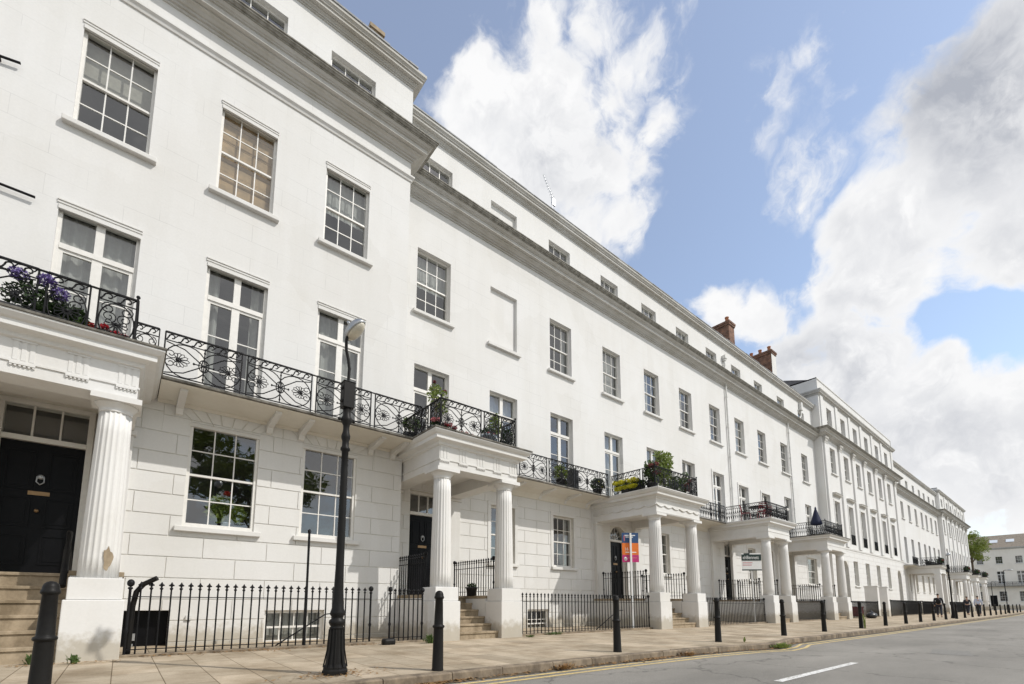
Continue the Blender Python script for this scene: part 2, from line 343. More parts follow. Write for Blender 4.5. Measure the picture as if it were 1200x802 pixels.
# ------------------------------------------------------------------ house pieces
def wall_mesh(x0, x1, z0, z1, Y, ops, depth=.24, mb=None):
    mb = mb or MB()
    xs = sorted({x0, x1} | {o[0] for o in ops} | {o[1] for o in ops}); zs = sorted({z0, z1} | {o[2] for o in ops} | {o[3] for o in ops})
    xs = [x for x in xs if x0 <= x <= x1]; zs = [z for z in zs if z0 <= z <= z1]
    for a, b in zip(xs, xs[1:]):
        for c, d in zip(zs, zs[1:]):
            mx, mz = (a+b)/2, (c+d)/2
            if any(o[0] < mx < o[1] and o[2] < mz < o[3] for o in ops): continue
            mb.quad((a,Y,c),(b,Y,c),(b,Y,d),(a,Y,d))
    for o in ops:
        a, b, c, d = o[:4]; y = Y+(o[5] if len(o) > 5 else depth)
        if len(o) > 4 and o[4]:            # arched head inside the opening box
            cx, r = (a+b)/2, (b-a)/2; sp = d-r; arc = [(cx-r*math.cos(PI*k/14), sp+r*math.sin(PI*k/14)) for k in range(15)]
            for k in range(7): mb.add([(a,Y,d),(arc[k][0],Y,arc[k][1]),(arc[k+1][0],Y,arc[k+1][1])], [(0,1,2)])
            for k in range(7,14): mb.add([(b,Y,d),(arc[k][0],Y,arc[k][1]),(arc[k+1][0],Y,arc[k+1][1])], [(0,1,2)])
            for p, q in zip(arc, arc[1:]): mb.quad((p[0],Y,p[1]),(q[0],Y,q[1]),(q[0],y,q[1]),(p[0],y,p[1]))
            d = sp
        else: mb.quad((a,Y,d),(b,Y,d),(b,y,d),(a,y,d))
        mb.quad((a,Y,c),(a,Y,d),(a,y,d),(a,y,c)); mb.quad((b,Y,c),(b,Y,d),(b,y,d),(b,y,c)); mb.quad((a,Y,c),(b,Y,c),(b,y,c),(a,y,c))
    return mb
def rect_minus(rects, o):
    out = []
    for a, b, c, d in rects:
        if o[0] >= b or o[1] <= a or o[2] >= d or o[3] <= c: out.append((a,b,c,d)); continue
        if o[0] > a: out.append((a,o[0],c,d))
        if o[1] < b: out.append((o[1],b,c,d))
        m0, m1 = max(a,o[0]), min(b,o[1])
        if o[2] > c: out.append((m0,m1,c,o[2]))
        if o[3] < d: out.append((m0,m1,o[3],d))
    return [r for r in out if r[1]-r[0] > .03 and r[3]-r[2] > .02]
def ashlar(x0, x1, z0, z1, Y, ops, fans=(), hh=.408, zoff=.158, LL=1.16, proud=.014, g=.011, phase=0.):
    mb = MB(); k0 = math.floor((z0-zoff)/hh)
    fz = None
    if fans: fz = fans[0][2]
    k = k0
    while zoff+k*hh < z1-.02:
        c, d = max(z0, zoff+k*hh), min(z1, zoff+(k+1)*hh)
        off = (k % 2)*LL/2+phase; j = math.floor((x0-off)/LL)
        while off+j*LL < x1:
            a, b = max(x0, off+j*LL), min(x1, off+(j+1)*LL); j += 1
            if b-a < .04: continue
            R = [(a+g*.55, b-g*.55, c+g*.9, d-g*.9)]
            for o in ops: R = rect_minus(R, (o[0]-.003,o[1]+.003,o[2]-.003,o[3]+.003))
            for f in fans: R = rect_minus(R, (f[0]-.46, f[1]+.46, f[2], f[3]))
            for r in R: mb.box(r[0], r[1], Y-proud, Y, r[2], r[3])
        k += 1
    for f in fans:                         # splayed stones above an opening
        a, b, c, d = f; n = 7; A = .46
        bx = [a+(b-a)*i/n for i in range(n+1)]; tx = [a-A+(b-a+2*A)*i/n for i in range(n+1)]
        for i in range(n): mb.prism([(bx[i]+g,c+g),(bx[i+1]-g,c+g),(tx[i+1]-g,d-g),(tx[i]+g,d-g)], Y-proud, Y)
        for e0, b0, t0, lo in ((a-.46, bx[0], tx[0], True), (b+.46, bx[-1], tx[-1], False)):
            if lo: mb.prism([(e0+g,c+g),(b0-g,c+g),(e0+g,d-2*g)], Y-proud, Y)
            else: mb.prism([(b0+g,c+g),(e0-g,c+g),(e0-g,d-2*g)], Y-proud, Y)
    return mb

CACHE = {}
def panes(w, h, cols, rows, y, seed, fx=.055, fz=.06, mid=False):
    rnd = random.Random(seed); mb = MB(); pw = (w-2*fx)/cols; ph = (h-2*fz)/rows
    for i in range(cols):
        for j in range(rows):
            yy = y+(.035 if mid and j < rows//2 else 0)
            a, b, c, d = -w/2+fx+i*pw, -w/2+fx+(i+1)*pw, fz+j*ph, fz+(j+1)*ph
            t = [rnd.uniform(-.0011,.0011) for _ in range(2)]; mb.quad((a,yy-t[0]-t[1],c),(b,yy+t[0]-t[1],c),(b,yy+t[0]+t[1],d),(a,yy-t[0]+t[1],d))
    return mb
def sash_mesh(w, h, cols, rows, y, open_=0):
    key = ('sash', w, h, cols, rows, y)
    if key in CACHE: return CACHE[key]
    mb = MB(); fx, fz = .055, .06; hm = h/2
    mb.box(-w/2,-w/2+fx,y-.03,y+.09,0,h); mb.box(w/2-fx,w/2,y-.03,y+.09,0,h); mb.box(-w/2+fx,w/2-fx,y-.03,y+.09,h-fz,h); mb.box(-w/2+fx,w/2-fx,y-.03,y+.09,0,fz+.02)
    mb.box(-w/2+fx,w/2-fx,y-.008,y+.055,hm-.022,hm+.022)
    pw = (w-2*fx)/cols; b = .011
    for i in range(1,cols):
        x = -w/2+fx+i*pw; mb.box(x-b,x+b,y-.006,y+.02,hm+.022,h-fz); mb.box(x-b,x+b,y+.029,y+.055,fz+.02,hm-.022)
    ph = (h-2*fz)/rows
    for j in range(1,rows):
        if abs(fz+j*ph-hm) < .05: continue
        z = fz+j*ph; yy = y+(.03 if z < hm else -.005)
        mb.box(-w/2+fx,w/2-fx,yy,yy+.024,z-b,z+b)
    CACHE[key] = mb.mesh('window', M['frame']); return CACHE[key]
def french_mesh(w, h, y):
    key = ('fr', w, h, y)
    if key in CACHE: return CACHE[key]
    mb = MB(); f = .06
    mb.box(-w/2,-w/2+f,y-.03,y+.07,0,h); mb.box(w/2-f,w/2,y-.03,y+.07,0,h); mb.box(-w/2+f,w/2-f,y-.03,y+.07,h-f,h); mb.box(-w/2+f,w/2-f,y-.02,y+.07,0,.1)
    zt = h*.765; mb.box(-w/2+f,w/2-f,y-.04,y+.06,zt-.05,zt+.05); mb.box(-.065,.065,y-.03,y+.06,zt+.05,h-f)
    mb.box(-.075,.075,y-.02,y+.05,.1,zt-.05)
    for s in (-1,1):
        xo = s*(w/2-f); mb.box(xo-s*.06,xo,y-.015,y+.045,.1,zt-.05)
        for zz in (.34*zt, .66*zt): mb.box(min(s*.075,xo-s*.06),max(s*.075,xo-s*.06),y+.002,y+.028,zz-.012,zz+.012)
        mb.box(min(s*.075,xo-s*.06),max(s*.075,xo-s*.06),y-.012,y+.04,zt-.11,zt-.05); mb.box(min(s*.075,xo-s*.06),max(s*.075,xo-s*.06),y-.012,y+.04,.1,.32)
    CACHE[key] = mb.mesh('french_window', M['frame']); return CACHE[key]
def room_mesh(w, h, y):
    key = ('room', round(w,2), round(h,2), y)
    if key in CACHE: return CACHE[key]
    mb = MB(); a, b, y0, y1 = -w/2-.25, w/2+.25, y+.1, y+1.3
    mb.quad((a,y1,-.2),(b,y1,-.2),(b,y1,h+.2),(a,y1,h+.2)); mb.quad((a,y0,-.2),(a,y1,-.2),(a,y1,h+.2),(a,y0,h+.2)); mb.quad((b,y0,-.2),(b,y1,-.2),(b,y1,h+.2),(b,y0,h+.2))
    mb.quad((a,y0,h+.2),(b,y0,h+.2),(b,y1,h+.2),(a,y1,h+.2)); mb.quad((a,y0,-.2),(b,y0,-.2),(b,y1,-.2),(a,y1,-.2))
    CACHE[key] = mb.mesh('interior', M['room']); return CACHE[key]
def curtain_mesh(w, h, kind):
    key = ('cur', round(w,2), round(h,2), kind)
    if key in CACHE: return CACHE[key]
    mb = MB()
    def drape(a, b, z0=0.02, amp=.03):
        n = max(6, int((b-a)/.03)); 
        for i in range(n):
            xa, xb = a+(b-a)*i/n, a+(b-a)*(i+1)/n
            mb.quad((xa,amp*math.sin(xa*38),z0),(xb,amp*math.sin(xb*38),z0),(xb,amp*math.sin(xb*38),h),(xa,amp*math.sin(xa*38),h))
    if kind == 'pair': drape(-w/2,-w/2+w*.24); drape(w/2-w*.24,w/2)
    elif kind == 'left': drape(-w/2, w*.12)
    elif kind == 'net': drape(-w/2, w/2, .02, .018)
    elif kind == 'half': drape(-w/2, w/2, h*.5, .012)
    elif kind == 'blind': mb.box(-w/2+.04,w/2-.04,0,.01,h*.55,h)  # sheet added to imitate the tone reflected in the upper panes
    elif kind == 'full': 
        n = 9
        for i in range(n): mb.box(-w/2+.03,w/2-.03,.004*(i%2),.02+.004*(i%2),h*(i/n)+.004,h*((i+1)/n)-.004)
    mt = M['blind'] if kind == 'full' else M['reflblind'] if kind == 'blind' else M['curtain']
    CACHE[key] = mb.mesh('curtain', mt); return CACHE[key]
wcount = [0]
def window(root, xc, z0, w, h, Y, kind='sash', cols=3, rows=4, rec=.13, sill=True, curtain=None, lintel=False, surround=False, hood=False, name='window'):
    wcount[0] += 1; sd = wcount[0] % 5
    if kind == 'french': me = french_mesh(w, h, rec)
    else: me = sash_mesh(w, h, cols, rows, rec)
    o = link('french_window' if kind == 'french' else 'window', me, root, (xc, Y, z0))
    key = ('gl', w, h, cols, rows, rec, kind, sd)
    if key not in CACHE: CACHE[key] = (panes(w, h, 2, 4, rec+.015, sd, .06, .06) if kind == 'french' else panes(w, h, cols, rows, rec+.008, sd, mid=True)).mesh('glass', M['glass'])
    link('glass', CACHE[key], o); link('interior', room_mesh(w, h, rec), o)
    if curtain:
        cm = link('curtain' if curtain not in ('full','blind') else 'blind', curtain_mesh(w, h, curtain), o, (0, rec+(.09 if curtain == 'full' else .2), 0))
    if sill:
        k = ('sill', w)
        if k not in CACHE: m_ = MB(); m_.box(-w/2-.13,w/2+.13,-.11,rec-.03,-.105,-.003); CACHE[k] = m_.mesh('sill', M['plain'])
        link('sill', CACHE[k], o, bevel=.012)
    if lintel:
        k = ('lintel', w, h)
        if k not in CACHE:
            m_ = MB(); m_.box(-w/2-.0,w/2+.0,-.02,.03,h-.085,h-.005); m_.box(-w/2-.02,w/2+.02,-.022,.0,h+.022,h+.05); m_.box(-w/2-.02,w/2+.02,-.03,0,h+.075,h+.10); CACHE[k] = m_.mesh('lintel', M['plain'])
        link('lintel', CACHE[k], o)
    if surround:
        m_ = MB(); q = .14
        m_.box(-w/2-q,-w/2-.002,-.035,0,0,h); m_.box(w/2+.002,w/2+q,-.035,0,0,h); m_.box(-w/2-q,w/2+q,-.035,0,h+.002,h+q)
        link('architrave', m_.mesh('architrave', M['plain']), o, bevel=.01)
    if hood:
        m_ = MB(); m_.sweep([(-w/2-.24,-.001),(w/2+.24,-.001)], [(-.0,h+.36),(.05,h+.38),(.08,h+.46),(.2,h+.48),(.22,h+.56),(.26,h+.62),(0,h+.66)])
        link('hood', m_.mesh('hood', M['trim']), o)
    return o

def curve_panel(kind, wd=1.16, H=.86):
    key = ('panel', kind, wd)
    if key in CACHE: return CACHE[key]
    mb = MB(); r = .0108; t = lambda pts, rr=r, n=5: mb.tube([(x,0,z) for x,z in pts], rr, n, False)
    def circ(cx, cz, rx, rz, a0=0, a1=360, n=22): return [(cx+rx*math.cos(math.radians(a0+(a1-a0)*k/n)), cz+rz*math.sin(math.radians(a0+(a1-a0)*k/n))) for k in range(n+1)]
    def spiral(cx, cz, R, a0, turns, n=14, s=1): return [(cx+R*(1-.75*k/n)*math.cos(a0+s*turns*2*PI*k/n), cz+R*(1-.75*k/n)*math.sin(a0+s*turns*2*PI*k/n)) for k in range(n+1)]
    def palmette(cx, cz, R, ang):
        for k in range(9):
            a = ang+math.radians(-104+26*k); L_ = R*(1-.08*abs(k-4)); u = (math.cos(a), math.sin(a)); p = (-u[1], u[0]); w_ = R*.17; loop = []
            for s_, w in ((.18,0),(.55,.6),(.82,1.),(1.,0),(.82,-1.),(.55,-.6),(.18,0)): loop.append((cx+u[0]*L_*s_+p[0]*w_*w, cz+u[1]*L_*s_+p[1]*w_*w))
            t(loop, r*.72, 4)
        mb.blob((cx,0,cz), (.03,.018,.03), 8, 5)
        for s in (-1,1):
            a = ang+PI+s*.75; t(spiral(cx+math.cos(a)*R*.72, cz+math.sin(a)*R*.72, R*.5, ang+s*.4, 1.4, 16, s), r*.85, 4)
    zb, zt, zr = .05, H-.155, H
    mb.box(0,wd,-.022,.022,zr-.016,zr+.008)
    t([(0,zt),(wd,zt)], .011, 4); t([(0,zb),(wd,zb)], .013, 4); t([(0,0),(0,zr)], .016, 4); t([(wd,0),(wd,zr)], .016, 4)
    if kind in 'AB':
        n = max(2, round(wd/.19)); p = wd/n
        for k in range(n):                 # running scroll
            x0 = k*p; cz_ = (zt+zr)/2; c0 = x0+p*.5
            t([(x0-p*.05,zt+.012),(x0+p*.12,zt+.02),(x0+p*.26,cz_)]+[(c0+p*.26*(1-.06*i)*math.cos(PI-.62*i), cz_+.048*(1-.05*i)*math.sin(PI-.62*i)) for i in range(9)], r*1.1, 5)
            t([(x0+p*.74,cz_+.01),(x0+p*.88,zr-.025),(x0+p*1.05,zr-.018)], r*.9, 4)
    if kind == 'A':
        hz = (zt-zb)/2; cz = zb+hz
        t(circ(wd*.27, cz, wd*.26, hz*.97), r); t(circ(wd*.73, cz, wd*.26, hz*.97), r)
        t([(.02,zb+.03),(wd*.25,zb+.1),(wd*.5,cz),(wd*.75,zt-.1),(wd-.02,zt-.03)], r); t([(.02,zt-.03),(wd*.25,zt-.1),(wd*.5,cz),(wd*.75,zb+.1),(wd-.02,zb+.03)], r)
        t(circ(wd/2, cz, .075, .12), r*.9); t([(wd/2,zb),(wd/2,zt)], r); t([(wd/2-.15,cz),(wd/2+.15,cz)], r)
        for dx, dz in ((.15,0),(-.15,0),(0,hz*.8),(0,-hz*.8)): mb.blob((wd/2+dx,0,cz+dz), (.018,.018,.026), 6, 4)
        palmette(.19, cz, .18, 0); palmette(wd-.19, cz, .18, PI)
    elif kind == 'B':
        cz = (zb+zt)/2; palmette(wd/2, cz-.03, min(.2, wd*.42), -PI/2)
        for s in (-1,1): t(spiral(wd/2+s*wd*.24, zt-.12, wd*.2, PI/2, 1.4, 14, -s), r*.9, 4); t(spiral(wd/2+s*wd*.24, zb+.1, wd*.18, -PI/2, 1.2, 12, s), r*.9, 4)
        t(circ(wd/2, cz, wd*.46, (zt-zb)*.48), r)
    elif kind == 'C':                      # vertical bellied bars
        n = max(2, round(wd/.145)); p = wd/n
        for k in range(n):
            x = p*(k+.5)
            mb.tube([(x,0,zb),(x,0,zb+.12),(x,0,zb+.2),(x,0,zb+.3),(x,0,.46),(x,0,.5),(x,0,zt)], [.008,.01,.03,.014,.01,.024,.009], 6)
            t(circ(x, (zt+zr)/2-.005, p*.42, .055, n=12), r*.8, 4)
            t([(x-p*.5,.42),(x-p*.2,.55),(x,.58),(x+p*.2,.55),(x+p*.5,.42)], r*.8, 4); t([(x-p*.5,.40),(x-p*.2,.28),(x,.25),(x+p*.2,.28),(x+p*.5,.40)], r*.8, 4)
    CACHE[key] = mb.mesh('railing_panel', M['iron']); return CACHE[key]
def balustrade(parent, p0, p1, z, kind='A', long=1.16, short=.46, gap=.1):
    d = Vector((p1[0]-p0[0], p1[1]-p0[1])); Ln = d.length; a = math.atan2(d.y, d.x); u = d.normalized()
    seq = []; rest = Ln
    if kind == 'C':
        n = max(1, round(Ln/1.3)); seq = [(Ln/n-.03,'C')]*n; gap = .03
    else:
        k = 0
        while rest > .25:
            if rest >= long+.12: seq.append((long,'A')); rest -= long+gap
            elif rest > .3: seq.append((min(short,rest),'B')); rest -= short+gap
            else: break
    tot = sum(s for s,_ in seq)+gap*(len(seq)-1); f = Ln/tot if tot > 0 else 1; s = 0
    for wd, kd in seq:
        base = {'A':1.16,'B':.46,'C':1.3}[kd]
        link('railing_panel', curve_panel(kd, base), parent, (p0[0]+u.x*s, p0[1]+u.y*s, z), a, (wd*f/base,1,1)); s += (wd+gap)*f
    if kind != 'C':
        m_ = MB(); m_.box(0,Ln,-.02,.02,.845,.862); link('handrail', m_.mesh('handrail', M['iron']), parent, (p0[0],p0[1],z), a); m_ = MB(); m_.box(0,Ln,-.008,.008,.045,.06); link('bottom_rail', m_.mesh('bottom_rail', M['iron']), parent, (p0[0],p0[1],z), a)
def column(parent, x, y, z0, z1, r0, r1, fl):
    key = ('col', round(z1-z0,3), r0, r1, fl)
    if key not in CACHE:
        h = z1-z0; m_ = MB(); pr = []
        for k in range(9):
            f = k/8; pr.append((r0+(r1-r0)*(f**1.35), f*(h-.24)))
        m_.lathe(0, 0, pr, 120 if fl else 40, True, (20,.075) if fl else None)
        m_.lathe(0, 0, [(r1*1.0,h-.24),(r1*1.03,h-.235),(r1*1.03,h-.21),(r1*1.0,h-.205),(r1*1.02,h-.18),(r1*1.12,h-.15),(r1*1.28,h-.11),(r1*1.36,h-.09)], 40)
        m_.box(-r1*1.5,r1*1.5,-r1*1.5,r1*1.5,h-.09,h-.002)
        CACHE[key] = m_.mesh('column', M['plain'])
    return link('column', CACHE[key], parent, (x, y, z0))
PORT_CORN = [(0,4.62),(.05,4.64),(.06,4.70),(.1,4.72),(.2,4.735),(.2,4.82),(.24,4.84),(.29,4.90),(.29,4.925)]
def portico(root, xa, xb, Yf, Yw, land, fluted=True, frieze='plain', door_side=None, right_wall=True, balus='A', zp=1.27, pier=False, steps=True, slab='moss', o_=-.03, big=1.):
    ent = MB(); t = .46
    ent.box(xa,xb,Yf,Yf+t,4.11,4.7); ent.box(xa,xa+t,Yf+t,Yw,4.11,4.7); ent.box(xb-t,xb,Yf+t,Yw,4.11,4.7); ent.box(xa+t,xb-t,Yf+t,Yw,4.42,4.5)
    P = obj('portico', ent, M['plain'], root)
    c = MB(); pr = [(-.02,4.62)]+PORT_CORN[0:]+[(-.02,4.925)]
    c.sweep([(xa,Yw),(xa,Yf),(xb,Yf),(xb,Yw)], pr); obj('cornice', c, M['plain'], P)
    s_ = MB(); s_.box(xa-.31,xb+.31,Yf-.31,Yw-.01,4.927,4.968); obj('roof_slab', s_, M[slab], P, bevel=.008)
    f = MB()
    if frieze == 'triglyph':
        f.box(xa-.012,xb+.012,Yf-.02,Yf,4.285,4.315); f.box(xa-.02,xa,Yf,Yw,4.285,4.315); f.box(xb,xb+.02,Yf,Yw,4.285,4.315)
        n = 4
        for i in range(n+1):
            x = xa+.14+(xb-xa-.28)*i/n
            for k in (-1,0,1): f.box(x+k*.085-.026,x+k*.085+.026,Yf-.009,Yf,4.325,4.60)
            f.box(x-.13,x+.13,Yf-.03,Yf-.001,4.252,4.283); f.box(x-.13,x+.13,Yf-.02,Yf-.001,4.60,4.625)
            for k in range(6): f.box(x-.115+k*.046-.012,x-.115+k*.046+.012,Yf-.024,Yf-.001,4.228,4.25)
    elif frieze == 'swag':
        for (p, q) in (((xa,Yf),(xb,Yf)), ((xa,Yf),(xa,Yw))):
            ln = math.dist(p,q); n = max(3, round(ln/.46)); u = ((q[0]-p[0])/ln,(q[1]-p[1])/ln); o = (0,-.02) if u[0] else (-.02,0)
            pts = []
            for i in range(n*8+1):
                s = ln*i/(n*8); z = 4.42-.07*abs(math.sin(PI*i/8)); pts.append((p[0]+u[0]*s+o[0],p[1]+u[1]*s+o[1],z))
            f.tube(pts, .022, 6)
        f.box(xa-.012,xb+.012,Yf-.014,Yf,4.14,4.165)
    else:
        f.box(xa-.012,xb+.012,Yf-.016,Yf,4.34,4.37); f.box(xa-.016,xa,Yf,Yw,4.34,4.37)
    obj('frieze', f, M['plain'], P)
    cy = Yf+.25
    for x in (xa+.24, xb-.24):
        gp = pz(x,cy)
        if pier:
            m_ = MB(); m_.box(x-.3,x+.3,cy-.3,cy+.3,gp-.2,zp-.3); m_.box(x-.25,x+.25,cy-.25,cy+.25,zp-.3,4.0); m_.box(x-.3,x+.3,cy-.3,cy+.3,4.0,4.108); obj('pier', m_, M['plain'], P, bevel=.01)
        else:
            column(P, x, cy, zp, 4.108, .245*big, .205*big, fluted)
            m_ = MB(); m_.box(x-.31*big,x+.31*big,cy-.31*big,cy+.31*big,zp-.32,zp); w0 = .345*big
            m_.box(x-w0,x+w0,cy-w0,cy+w0,gp-.25,zp-.323); obj('pedestal', m_, M['plain'], P, bevel=.012)
    for x in (xa+.2, xb-.2):
        m_ = MB(); m_.box(x-.2,x+.2,Yw-.14,Yw-.001,land if land else 0,4.02); m_.box(x-.24,x+.24,Yw-.18,Yw-.002,4.022,4.108); obj('pilaster', m_, M['plain'], P, bevel=.008)
    if steps:
        g0 = pz((xa+xb)/2, Yf); n = 6 if land > 1.3 else max(3, round((land-g0)/.172)); h = (land-g0)/n; tr = min(.29, (Yw-.7-Yf)/(n-1)); sa, sb = xa+.58*big, xb-.58*big
        S = MB()
        for k in range(n):
            y0 = Yf+.02+k*tr; S.box(sa,sb,y0+.025,y0+.6 if k < n-1 else Yw,g0-.2 if k == 0 else g0+k*h-.16,g0+(k+1)*h-.05)
            S.box(sa-.0,sb+.0,y0,y0+.33 if k < n-1 else Yw-.002,g0+(k+1)*h-.049,g0+(k+1)*h)
        obj('steps', S, M['stone'], root, bevel=.006)
        for x0, x1 in ((xa-.05, sa-.004), (sb+.004, xb+.05)):
            W = MB(); W.box(x0,x1,cy+.36,Yw-.002,-.6,land-.06); W = obj('step_wall', W, M['plain'], root)
            Cp = MB(); Cp.box(x0-.02,x1+.02,cy+.362,Yw-.003,land-.058,land+.02); obj('coping', Cp, M['stone'], W, bevel=.008)
    if balus:
        zz = 4.97
        balustrade(P, (xa-o_,Yw-.95), (xa-o_,Yf-o_), zz, balus); balustrade(P, (xa-o_,Yf-o_), (xb+o_,Yf-o_), zz, balus); balustrade(P, (xb+o_,Yf-o_), (xb+o_,Yw-.95), zz, balus)
        for x in (xa-o_, xb+o_): m_ = MB(); m_.tube([(x,Yf-o_,zz),(x,Yf-o_,zz+.9)], .018, 6); m_.blob((x,Yf-o_,zz+.92), (.03,.03,.03), 8, 6); obj('corner_post', m_, M['iron'], P)
    return P

def spear_bar(h, r=.0135):
    key = ('bar', round(h,2), r)
    if key not in CACHE:
        m_ = MB(); m_.tube([(0,0,0),(0,0,h-.12)], r, 6)
        m_.lathe(0,0,[(r,h-.13),(.024,h-.115),(.024,h-.10),(.012,h-.09),(.02,h-.06),(.026,h-.045),(.013,h-.02),(.003,h)], 8)
        for s in (-1,1): m_.blob((s*.026,0,h-.055), (.014,.01,.014), 6, 4)
        CACHE[key] = m_.mesh('bar', M['iron'])
    return CACHE[key]
def railing(label, p0, p1, zf, h=1.1, sp=.135, posts=True, group='iron area railings', name='iron_railing', base=True, low=True, brace=False, gate=None):
    d = Vector((p1[0]-p0[0],p1[1]-p0[1])); Ln = d.length; u = d.normalized(); a = math.atan2(u.y,u.x)
    z0, z1 = zf(*p0), zf(*p1); sl = (z1-z0)/Ln
    R = empty(name, (p0[0],p0[1],z0), label, 'railing', group, world=False); R.rotation_euler.z = a
    n = max(2, round(Ln/sp)); st = Ln/n
    for i in range(n+1):
        if posts and i in (0,n): continue
        link('bar', spear_bar(h), R, (i*st,0,sl*i*st))
    m_ = MB()
    for zz in (h-.25,)+((.1,) if low else ()): m_.add([(0,-.018,zz),(Ln,-.018,zz+sl*Ln),(Ln,.018,zz+sl*Ln),(0,.018,zz),(0,-.018,zz+.014),(Ln,-.018,zz+.014+sl*Ln),(Ln,.018,zz+.014+sl*Ln),(0,.018,zz+.014)], [(0,1,2,3),(4,5,6,7),(0,1,5,4),(1,2,6,5),(2,3,7,6),(3,0,4,7)])
    obj('rail', m_, M['iron'], R)
    if base: m_ = MB(); m_.box(-.08,Ln+.08,-.09,.09,-.25,.035); obj('plinth', m_, M['kerb'], R, bevel=.01)
    if posts:
        k = ('rpost', round(h,2))
        if k not in CACHE:
            m_ = MB(); m_.tube([(0,0,0),(0,0,h*.3),(0,0,h*.34),(0,0,h*.38),(0,0,h-.12)], [.02,.02,.032,.02,.02], 8); m_.lathe(0,0,[(.02,h-.13),(.034,h-.12),(.03,h-.1),(.018,h-.09)], 10); m_.blob((0,0,h-.03), (.05,.05,.06), 12, 8); CACHE[k] = m_.mesh('end_post', M['iron'])
        link('end_post', CACHE[k], R); link('end_post', CACHE[k], R, (Ln,0,sl*Ln))
    if brace: m_ = MB(); m_.tube([(Ln*.55,.05,.05),(Ln*.8,.4,.6),(Ln*.86,.45,.62)], .014, 6); obj('brace', m_, M['iron'], R)
    return R

def door(root, xc, z0, w, h, Y, fan=.55, arch=False, mat='door', knocker=True, rec=.18, panes_=3):
    F = MB(); f = .09; y = Y+rec; top = h+fan
    F.box(xc-w/2-f,xc-w/2,y-.05,y+.12,z0,z0+top if not arch else z0+h); F.box(xc+w/2,xc+w/2+f,y-.05,y+.12,z0,z0+top if not arch else z0+h)
    F.box(xc-w/2,xc+w/2,y-.06,y+.12,z0+h,z0+h+.09)
    if fan and not arch:
        F.box(xc-w/2-f,xc+w/2+f,y-.05,y+.12,z0+top,z0+top+.08)
        for k in range(1,panes_): x = xc-w/2+w*k/panes_; F.box(x-.015,x+.015,y-.01,y+.05,z0+h+.09,z0+top)
    Fr = obj('door_frame', F, M['frame'], root, bevel=.006)
    m_ = MB(); m_.box(xc-w/2-f+.003,xc+w/2+f-.003,Y-.006,y+.1,z0-.08,z0+.022); obj('threshold', m_, M['stone'], Fr)
    D = MB(); D.box(xc-w/2+.003,xc+w/2-.003,y+.02,y+.07,z0+.028,z0+h-.003)
    for cx in (-1,1):
        for c, d in ((.08,.30),(.36,.58),(.64,.94)):
            x0, x1 = xc+cx*w*.25-w*.17, xc+cx*w*.25+w*.17; zc, zd = z0+h*c, z0+h*d
            for q in ((x0,x1,zc,zc+.025),(x0,x1,zd-.025,zd),(x0,x0+.025,zc+.025,zd-.025),(x1-.025,x1,zc+.025,zd-.025)): D.box(q[0],q[1],y+.004,y+.02,q[2],q[3])
            D.box(x0+.06,x1-.06,y+.008,y+.02,zc+.06,zd-.06)
    Dr = obj('front_door', D, M[mat], root)
    m_ = MB(); m_.box(xc-.14,xc+.14,y+.006,y+.019,z0+h*.6,z0+h*.6+.07); obj('letter_plate', m_, M['brass'], Dr)
    m_ = MB(); m_.lathe(0,0,[(.022,0),(.028,.015),(.018,.03),(.034,.05),(.03,.075)], 12); k = obj('knob', m_, M['brass'], Dr); k.rotation_euler.x = PI/2; k.location = (xc, y+.02, z0+h*.48)
    if knocker: m_ = MB(); m_.blob((xc,y+.0,z0+h*.74), (.05,.03,.045), 10, 6); m_.tube([(xc-.045,y-.01,z0+h*.74),(xc-.05,y-.012,z0+h*.70),(xc,y-.016,z0+h*.68),(xc+.05,y-.012,z0+h*.70),(xc+.045,y-.01,z0+h*.74)], .012, 6); obj('knocker', m_, M['steel'], Dr)
    if fan:
        m_ = MB()
        if arch:
            r = w/2+f*.5; pts = [(xc+r*math.cos(PI*k/14), z0+h+.09+r*math.sin(PI*k/14)) for k in range(15)]; m_.add([(x,y+.03,z) for x,z in pts], [tuple(range(15))])
        else: m_.quad((xc-w/2,y+.03,z0+h+.09),(xc+w/2,y+.03,z0+h+.09),(xc+w/2,y+.03,z0+top),(xc-w/2,y+.03,z0+top))
        fl = obj('fanlight', m_, M['glass'], root)
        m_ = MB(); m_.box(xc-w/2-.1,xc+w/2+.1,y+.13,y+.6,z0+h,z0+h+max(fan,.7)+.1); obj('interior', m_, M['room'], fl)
        if arch:
            m_ = MB()
            for k in range(1,6): a = PI*k/6; m_.tube([(xc,y+.015,z0+h+.1),(xc+r*math.cos(a),y+.015,z0+h+.09+r*math.sin(a))], .01, 5)
            m_.tube([(xc+.2*math.cos(PI*k/8),y+.015,z0+h+.09+.2*math.sin(PI*k/8)) for k in range(9)], .01, 5); obj('fan_bars', m_, M['frame'], fl)
    return Dr

